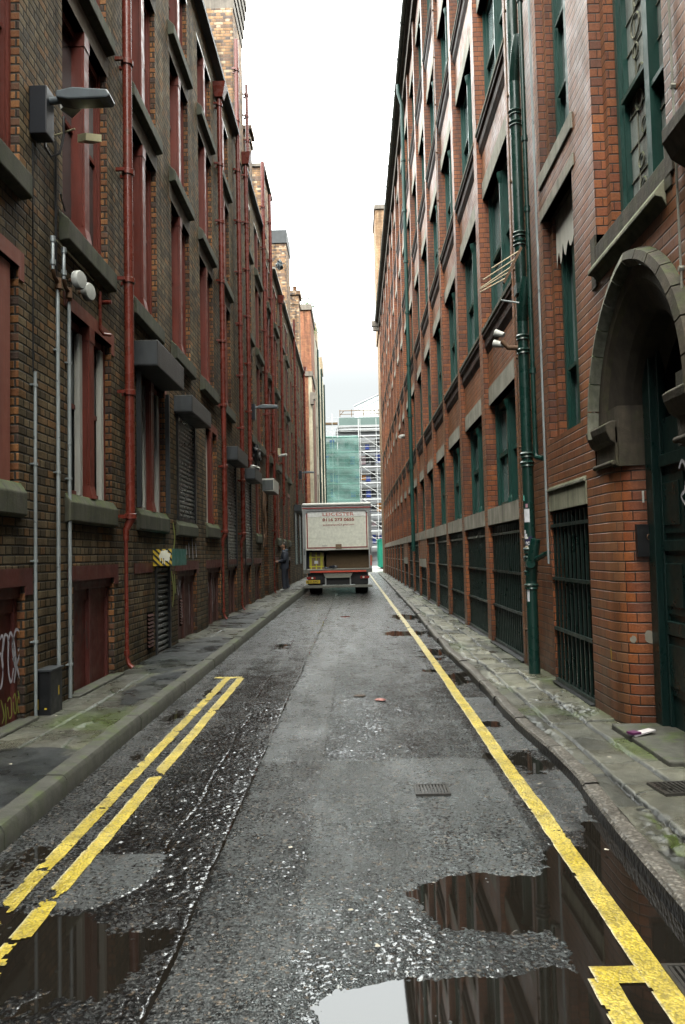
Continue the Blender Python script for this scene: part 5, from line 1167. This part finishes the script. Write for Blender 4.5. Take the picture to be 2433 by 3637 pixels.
TP('stripe',lambda b:b.box(-W2+.005,W2-.005,-.036,-.031,3.125,3.165),tredm)
DZ0,DZ1=1.66,3.04
dw=plain('door panel white',(.80,.80,.70),.45)
def f(b):
    z=DZ0; hs=[.38,.38,.40,.22]
    for k,h_ in enumerate(hs): b.box(-W2+.11,W2-.11,.03,.06,z+.003,z+h_-.003); z+=h_
    b.box(-W2+.11,W2-.11,.026,.06,DZ0-.045,DZ0+.0)
door=TP('roller_door',f,dw)
TP('top_panel',lambda b:b.box(-W2+.112,W2-.112,.024,.029,2.83,3.04),plain('brighter top panel',(.88,.88,.85),.4),door)
TP('stripe',lambda b:(b.box(-W2+.145,-W2+.185,.018,.0235,DZ0+.02,3.0),b.box(W2-.185,W2-.145,.018,.0235,DZ0+.02,3.0),b.box(-W2+.185,W2-.185,.018,.0235,DZ0+.02,DZ0+.058)),tredm,door)
TP('latch',lambda b:(b.box(-.06,.16,.0,.024,DZ0-.01,DZ0+.16),b.tube([(-.02,.0,DZ0+.1),(.08,-.02,DZ0+.03)],.02,6)),plain('rusted latch',(.22,.14,.08),.6),door)
TP('handle',lambda b:b.box(-.55,-.37,.012,.024,DZ0+.10,DZ0+.115),tg,door)
rot=Matrix.Translation((0,.0225,0))@Matrix.Rotation(math.radians(90),4,'X')
lr=plain('faded red letters',(.55,.15,.10),.5); ld=plain('dark red letters',(.32,.045,.02),.5)
def tline(s_,z,wid,h_,mat,y=.0215,bold=.002):
    o=text_mesh(s_,h_,mat,'lettering',door,Matrix.Identity(4),bold=bold); xs_=[v.co.x for v in o.data.vertices]; ww=max(xs_)-min(xs_); cx=(max(xs_)+min(xs_))/2
    for v in o.data.vertices: v.co=((v.co.x-cx)*wid/ww+.06,y,z+v.co.y)
    return o
tline('LEICESTER',2.855,1.14,.175,lr,y=.0225); tline('0116 273 0655',2.665,1.15,.15,ld,bold=.004); tline('jackstransport23 gmail.com',2.50,1.14,.095,ld,bold=.001)
TP('interior',lambda b:b.box(-.42,W2-.06,.42,.47,.93,1.60),plain('dark brown load',(.15,.10,.055),.9))
TP('curtain',lambda b:(b.box(-W2+.12,-.93,.35,.4,.93,1.9),),plain('dark blue curtain',(.012,.013,.03),.8))
TP('light_strip',lambda b:b.box(-W2+.25,W2-.22,-.045,-.01,.80,.86),plain('red reflector strip',(.62,.09,.05),.35)); TP('deck_edge',lambda b:(b.box(-W2,W2,-.04,.05,.865,.915),b.box(-W2,-W2+.25,-.04,.2,.78,.864),b.box(W2-.22,W2,-.04,.2,.78,.864)),plain('grimy sill',(.12,.12,.105),.6))
TP('reflector',lambda b:b.box(W2-.06,W2-.005,-.036,-.0305,1.02,1.40),plain('red white marker',(.5,.09,.05),.4)); TP('hinge',lambda b:(b.box(-W2+.035,-W2+.06,-.04,-.03,1.45,1.68),b.box(W2-.05,W2-.025,-.04,-.03,1.45,1.68)),tblk)
TP('tail_lift',lambda b:b.prism([(-.53,.78),(.55,.78),(.45,.60),(-.45,.60)],'y',.0,.08),plain('dirty cream steel',(.26,.25,.21),.6))
for s_ in (-1,1):
    TP('tail_light',lambda b:b.box(s_*.98-.16,s_*.98+.16,.02,.08,.56,.65),plain('tail light red',(.25,.025,.02),.25)); TP('lamp_lens',lambda b:b.tube([(s_*.93,.015,.605),(s_*.93,.03,.605)],.035,12),plain('clear lens',(.55,.55,.5),.3))
    TP('bracket',lambda b:b.box(s_*.45-.025,s_*.45+.025,.05,.12,.34,.60),tg)
    TP('mudguard',lambda b:(b.box(s_*.85-.25,s_*.85+.25,.10,.13,.36,.80),b.box(s_*.85-.25,s_*.85+.25,.13,1.3,.78,.83)),tblk)
    for yy in (1.2,5.4):
        w_=MB(); R=.40; x0=s_*(.62 if yy<3 else .88); x1=s_*1.10
        w_.tube([(x0,yy,R),(x0+s_*.03,yy,R),(x1-s_*.03,yy,R),(x1,yy,R)],[R-.05,R,R,R-.05],28); wh=w_.build('wheel',plain('tyre rubber',(.015,.015,.015),.8),TR,smooth=True)
        w_=MB(); w_.tube([(x1-s_*.05,yy,R),(x1+s_*.004,yy,R)],.2,20); w_.build('hub',tg,wh)
TP('number_plate',lambda b:b.box(-1.16,-.65,-.02,.015,.41,.53),plain('yellow number plate',(.50,.36,.03),.4))
pl=text_mesh('FE10 ZWD',.10,tblk,'lettering',TR,Matrix.Identity(4),bold=.002)
xs_=[v.co.x for v in pl.data.vertices]; ww=max(xs_)-min(xs_)
for v in pl.data.vertices: v.co=(v.co.x*.42/ww-.92,-.0215,.435+v.co.y)
TP('bumper_bar',lambda b:b.box(-W2+.01,W2+.0,-.04,.06,.24,.335),plain('grimy bumper',(.15,.15,.13),.6),bevel=.01)
TP('axle',lambda b:(b.tube([(-.7,1.2,.38),(.7,1.2,.38)],.07,10),b.tube([(-.02,1.2,.38),(.02,1.2,.38)],.2,14),b.box(-.42,-.34,.1,6.2,.58,.76),b.box(.34,.42,.1,6.2,.58,.76),b.box(-1.0,1.0,.14,.2,.42,.86),b.box(-.45,.45,.1,.13,.34,.62)),tblk)
def f(b):
    b.prism([(6.45,.45),(8.1,.45),(8.2,1.1),(7.9,2.3),(6.45,2.35)],'x',-1.1,1.1)
TP('cab',f,tw,bevel=.05)
# load
ct=thing('carton','brown carton bound with bright yellow tape in the back of the truck','carton',(TX-.78,TY+.62,.92)); cbm=plain('cardboard',(.24,.17,.09),.7); yt=plain('yellow tape',(.60,.56,.03),.4)
def CP(name,f,mat):
    b=MB(); f(b); return b.build(name,mat,ct)
CP('box',lambda b:b.box(-.27,.27,-.3,.3,0,.62),cbm)
CP('tape',lambda b:[b.box(x-.022,x+.022,-.303,-.301,0,.62) for x in (-.20,-.01,.17)]+[b.box(-.27,.27,-.306,-.304,z,z+.04) for z in (.08,.42)]+[b.box(x-.012,x+.012,-.308,-.307,.08,.55) for x in (-.24,.22)],yt)
CP('label',lambda b:b.box(-.08,.06,-.311,-.309,.20,.31),plain('white label',(.7,.7,.72),.6))
blob('bin_bag',TX-.17,TY+.3,.99,.16,.14,.06,plain('dark shiny bag',(.03,.035,.05),.25),21,'crumpled dark plastic bag on the truck floor beside the carton','bag')
blob('paper_bundle',TX-.42,TY+.25,.96,.09,.12,.035,plain('blue grey paper',(.2,.24,.3),.5),23,'small blue grey bundle on the truck floor in front of the carton','bundle')
b=MB(); b.add([(TX-.12,TY+.8,1.5),(TX-.09,TY+.8,1.52),(TX+.0,TY+.5,.98),(TX-.06,TY+.5,.96)],[(0,1,2,3)]); tag(b.build('strap',plain('faded strap',(.22,.19,.08),.6)),'loose pale cargo strap hanging inside the truck','strap')

# ================================================================== PERSON
def skin_mesh(name,verts,edges,radii,mat,parent,root=0,sub=2):
    me=bpy.data.meshes.new(name); me.from_pydata(verts,edges,[]); o=bpy.data.objects.new(name,me); COL.objects.link(o)
    m=o.modifiers.new('skin','SKIN'); 
    for i,v in enumerate(me.skin_vertices[0].data): 
        r=radii[i]; v.radius=(r,r) if not isinstance(r,tuple) else r; v.use_root=(i==root)
    s_=o.modifiers.new('sub','SUBSURF'); s_.levels=sub; s_.render_levels=sub
    dg=bpy.context.evaluated_depsgraph_get(); dg.update(); nm=bpy.data.meshes.new_from_object(o.evaluated_get(dg)); COL.objects.unlink(o); bpy.data.objects.remove(o)
    nm.name=name; nm.materials.clear(); nm.materials.append(mat); nm.polygons.foreach_set('use_smooth',[True]*len(nm.polygons))
    q=bpy.data.objects.new(name,nm); COL.objects.link(q)
    if parent: q.parent=parent
    return q
skinm=plain('skin',(.42,.22,.14),.5); jack=plain('dark blue grey jacket',(.030,.036,.052),.8); jean=plain('dark jeans',(.022,.026,.038),.85); shoe=plain('white trainers',(.55,.54,.50),.6); hair=plain('short grey hair',(.10,.085,.07),.8)
PS=thing('person','person in dark hooded jacket and white trainers facing the left wall, hands raised in front','person',(-2.50,28.3,.18))
# local frame: facing -X (towards the wall); z up; y = depth
V=[(0,0,.93),(0,0,1.08),(.01,0,1.25),(.015,0,1.38),(-.005,0,1.46),(-.02,0,1.51),(-.045,0,1.585),(-.04,0,1.665),
   (0,-.09,.90),(-.02,-.10,.50),(.0,-.10,.09),(-.10,-.10,.04),(0,.09,.90),(.03,.10,.50),(.12,.10,.12),(.03,.10,.04),
   (0,-.17,1.38),(.02,-.22,1.12),(-.22,-.17,1.04),(-.29,-.15,1.05),(0,.17,1.38),(.02,.22,1.12),(-.22,.15,1.06),(-.29,.12,1.07)]
E=[(0,1),(1,2),(2,3),(3,4),(4,5),(5,6),(6,7),(0,8),(8,9),(9,10),(10,11),(0,12),(12,13),(13,14),(14,15),(3,16),(16,17),(17,18),(18,19),(3,20),(20,21),(21,22),(22,23)]
Rr=[(.10,.10),(.09,.09),(.09,.09),(.07,.08),.048,.050,(.082,.070),(.085,.072),.085,.06,.045,.035,.085,.06,.045,.035,.055,.042,.032,.028,.055,.042,.032,.028]
body=skin_mesh('body',V,E,Rr,skinm,PS)
for s_,yh,zh in ((1,-.15,1.05),(1,.12,1.07)):     # hands: palm with five separate bent fingers
    for k in range(4):
        yy=yh-.03+.02*k; L=(.068,.078,.074,.058)[k]
        skin_mesh('finger',[(-.30,yy,zh),(-.30-L*.5,yy,zh+.006),(-.30-L,yy+.004,zh-.012)],[(0,1),(1,2)],[.010,.009,.007],skinm,body,sub=1)
    skin_mesh('thumb',[(-.29,yh-.03,zh+.01),(-.315,yh-.045,zh+.04),(-.345,yh-.035,zh+.055)],[(0,1),(1,2)],[.011,.010,.008],skinm,body,sub=1)
b=MB(); b.tube([(-.135,0,1.615),(-.150,0,1.60),(-.150,0,1.585)],[.008,.016,.014],8); b.build('nose',skinm,body,smooth=True)
b=MB(); b.box(-.137,-.131,-.028,.028,1.553,1.560); b.build('mouth',plain('lips',(.25,.08,.07),.5),body)
for yy in (-.032,.032): b=MB(); b.tube([(-.128,yy,1.628),(-.136,yy,1.628)],[.010,.006],8); b.build('eye',tblk,body)
for yy in (-.088,.088): b=MB(); b.tube([(-.04,yy,1.64),(-.035,yy*1.08,1.61),(-.045,yy,1.58)],[.010,.016,.010],8); b.build('ear',skinm,body,smooth=True)
skin_mesh('hair',[(-.055,0,1.715),(.0,0,1.70),(.035,0,1.62)],[(0,1),(1,2)],[(.045,.06),(.062,.068),(.045,.058)],hair,PS)
def loft(b,rings,n=18):
    vs=[]
    for (cx,cy,z,rx,ry) in rings:
        for k in range(n): q=2*PI*k/n; vs.append((cx+rx*math.cos(q),cy+ry*math.sin(q),z))
    m=len(rings); b.add(vs,[(i*n+k,i*n+(k+1)%n,(i+1)*n+(k+1)%n,(i+1)*n+k) for i in range(m-1) for k in range(n)]+[tuple(range(n-1,-1,-1)),tuple((m-1)*n+k for k in range(n))])
b=MB(); loft(b,[(.0,0,.80,.150,.185),(.0,0,.83,.158,.192),(.0,0,.95,.150,.180),(.0,0,1.10,.145,.172),(.012,0,1.25,.145,.185),(.02,0,1.35,.128,.190),(.015,0,1.41,.105,.160),(.0,0,1.455,.075,.090),(-.01,0,1.485,.062,.068)])
for s_,yh,zh in ((-1,-.15,1.05),(1,.12,1.07)):
    b.tube([(.01,s_*.13,1.39),(.01,s_*.195,1.36),(.025,s_*.225,1.25),(.035,s_*.235,1.14),(-.02,s_*.225,1.085),(-.12,s_*.19,1.06),(-.20,yh+.0*s_,zh-.005),(-.245,yh,zh)],[.06,.076,.070,.064,.060,.054,.046,.042],14)
b.build('jacket',jack,PS,smooth=True)
skin_mesh('hood',[(.03,-.10,1.45),(.085,-.05,1.46),(.10,0,1.455),(.085,.05,1.46),(.03,.10,1.45)],[(0,1),(1,2),(2,3),(3,4)],[.035,.05,.06,.05,.035],plain('lighter hood',(.06,.085,.11),.8),PS)
b=MB(); loft(b,[(.0,0,.95,.135,.165),(.0,0,.84,.140,.172),(.0,0,.76,.125,.165),(.0,0,.74,.08,.13)])
b.tube([(.0,-.09,.86),(-.01,-.095,.70),(-.022,-.10,.48),(-.01,-.10,.25),(.0,-.10,.09)],[.095,.098,.078,.070,.072],16); b.tube([(.0,.09,.86),(.015,.095,.70),(.035,.10,.48),(.08,.10,.28),(.115,.10,.12)],[.095,.098,.078,.070,.070],16)
b.build('trousers',jean,PS,smooth=True)
for (x,y,z,a) in ((-.05,-.10,.045,0),(.10,.10,.06,.35)):
    skin_mesh('shoe',[(x+.08,y,z+.02+a*.1),(x-.02,y,z+.012),(x-.12,y,z)],[(0,1),(1,2)],[.048,.046,.036],shoe,PS,sub=2)

# ================================================================== street litter and covers
M['iron']=paint_mat('dark wet cast iron',(.045,.042,.038),.35,.4)
def iron(name,x0,x1,y0,y1,z,label,slots,rz=0):
    t=thing(name,label,'drain cover',((x0+x1)/2,(y0+y1)/2,z),rz); b=MB(); w_=(x1-x0)/2; h_=(y1-y0)/2
    b.box(-w_,w_,-h_,-h_+.015,-.02,.004); b.box(-w_,w_,h_-.015,h_,-.02,.004); b.box(-w_,-w_+.015,-h_+.015,h_-.015,-.02,.004); b.box(w_-.015,w_,-h_+.015,h_-.015,-.02,.004); b.build('frame',M['iron'],t)
    b=MB()
    for k in range(slots): x=-w_+.025+(2*w_-.05)*k/(slots-1); b.box(x-.006,x+.006,-h_+.015,h_-.015,-.02,.002)
    b.build('bar',M['iron'],t); b=MB(); b.quad((-w_,-h_,-.018),(w_,-h_,-.018),(w_,h_,-.018),(-w_,h_,-.018)); b.build('pit',M['void'],t)
iron('drain_grate',.33,.54,4.82,5.03,.0135,'small iron grate set in the road right of its centre',9)
iron('drain_grate',1.66,1.90,4.47,4.70,.098,'iron grate in the right pavement near the picture edge',8,.1)
iron('drain_grate',1.03,1.19,2.62,2.86,.004,'iron gully grate half under water beside the near right kerb',6)
b=MB(); b.prism([(0,0),(.20,.02),(.20,.028),(0,.012)],'y',-.035,.035); o=b.build('paper_wrapper',plain('white purple wrapper',(.6,.56,.58),.5)); o.location=(1.93,5.75,.118); o.rotation_euler=(0,0,.45); tag(o,'white and purple paper wrapper lying beside the doorway on the right','litter')
b=MB(); b.box(-.01,.06,-.036,.036,.014,.029); q=b.build('printed_band',plain('purple band',(.10,.02,.08),.5),o)
blob('crisp_packet',.22,7.95,.010,.05,.06,.006,plain('pale red packet',(.40,.13,.10),.4),31,'crushed pale red packet on the road left of the yellow line','litter')
blob('leaf',.02,8.2,.010,.06,.05,.006,plain('brown leaf',(.08,.05,.03),.6),33,'brown wet leaf on the road beside the red packet','leaf')
r=random.Random(12)
LP=[(1.17,3.9),(.05,3.0),(-.35,4.0),(-.05,3.3),(.3,6.0),(-1.9,4.9),(-2.3,5.3),(1.6,5.2),(-2.6,6.9),(-2.35,6.7),(1.1,5.0)]
for i,(x,y) in enumerate(LP):
    b=MB(); n=7; z=.014 if -1.75<x<1.2 else .116; pts=[(x+.014*math.cos(2*PI*k/n)*r.uniform(.6,1.2),y+.012*math.sin(2*PI*k/n)*r.uniform(.6,1.2),z+r.uniform(0,.003)) for k in range(n)]
    b.add(pts,[tuple(range(n))]); tag(b.build('litter_scrap',plain('pale scrap',(.5,.46,.38),.6)),'tiny pale scrap of litter lying on the wet ground','litter',group='tiny pale scraps scattered on the ground')
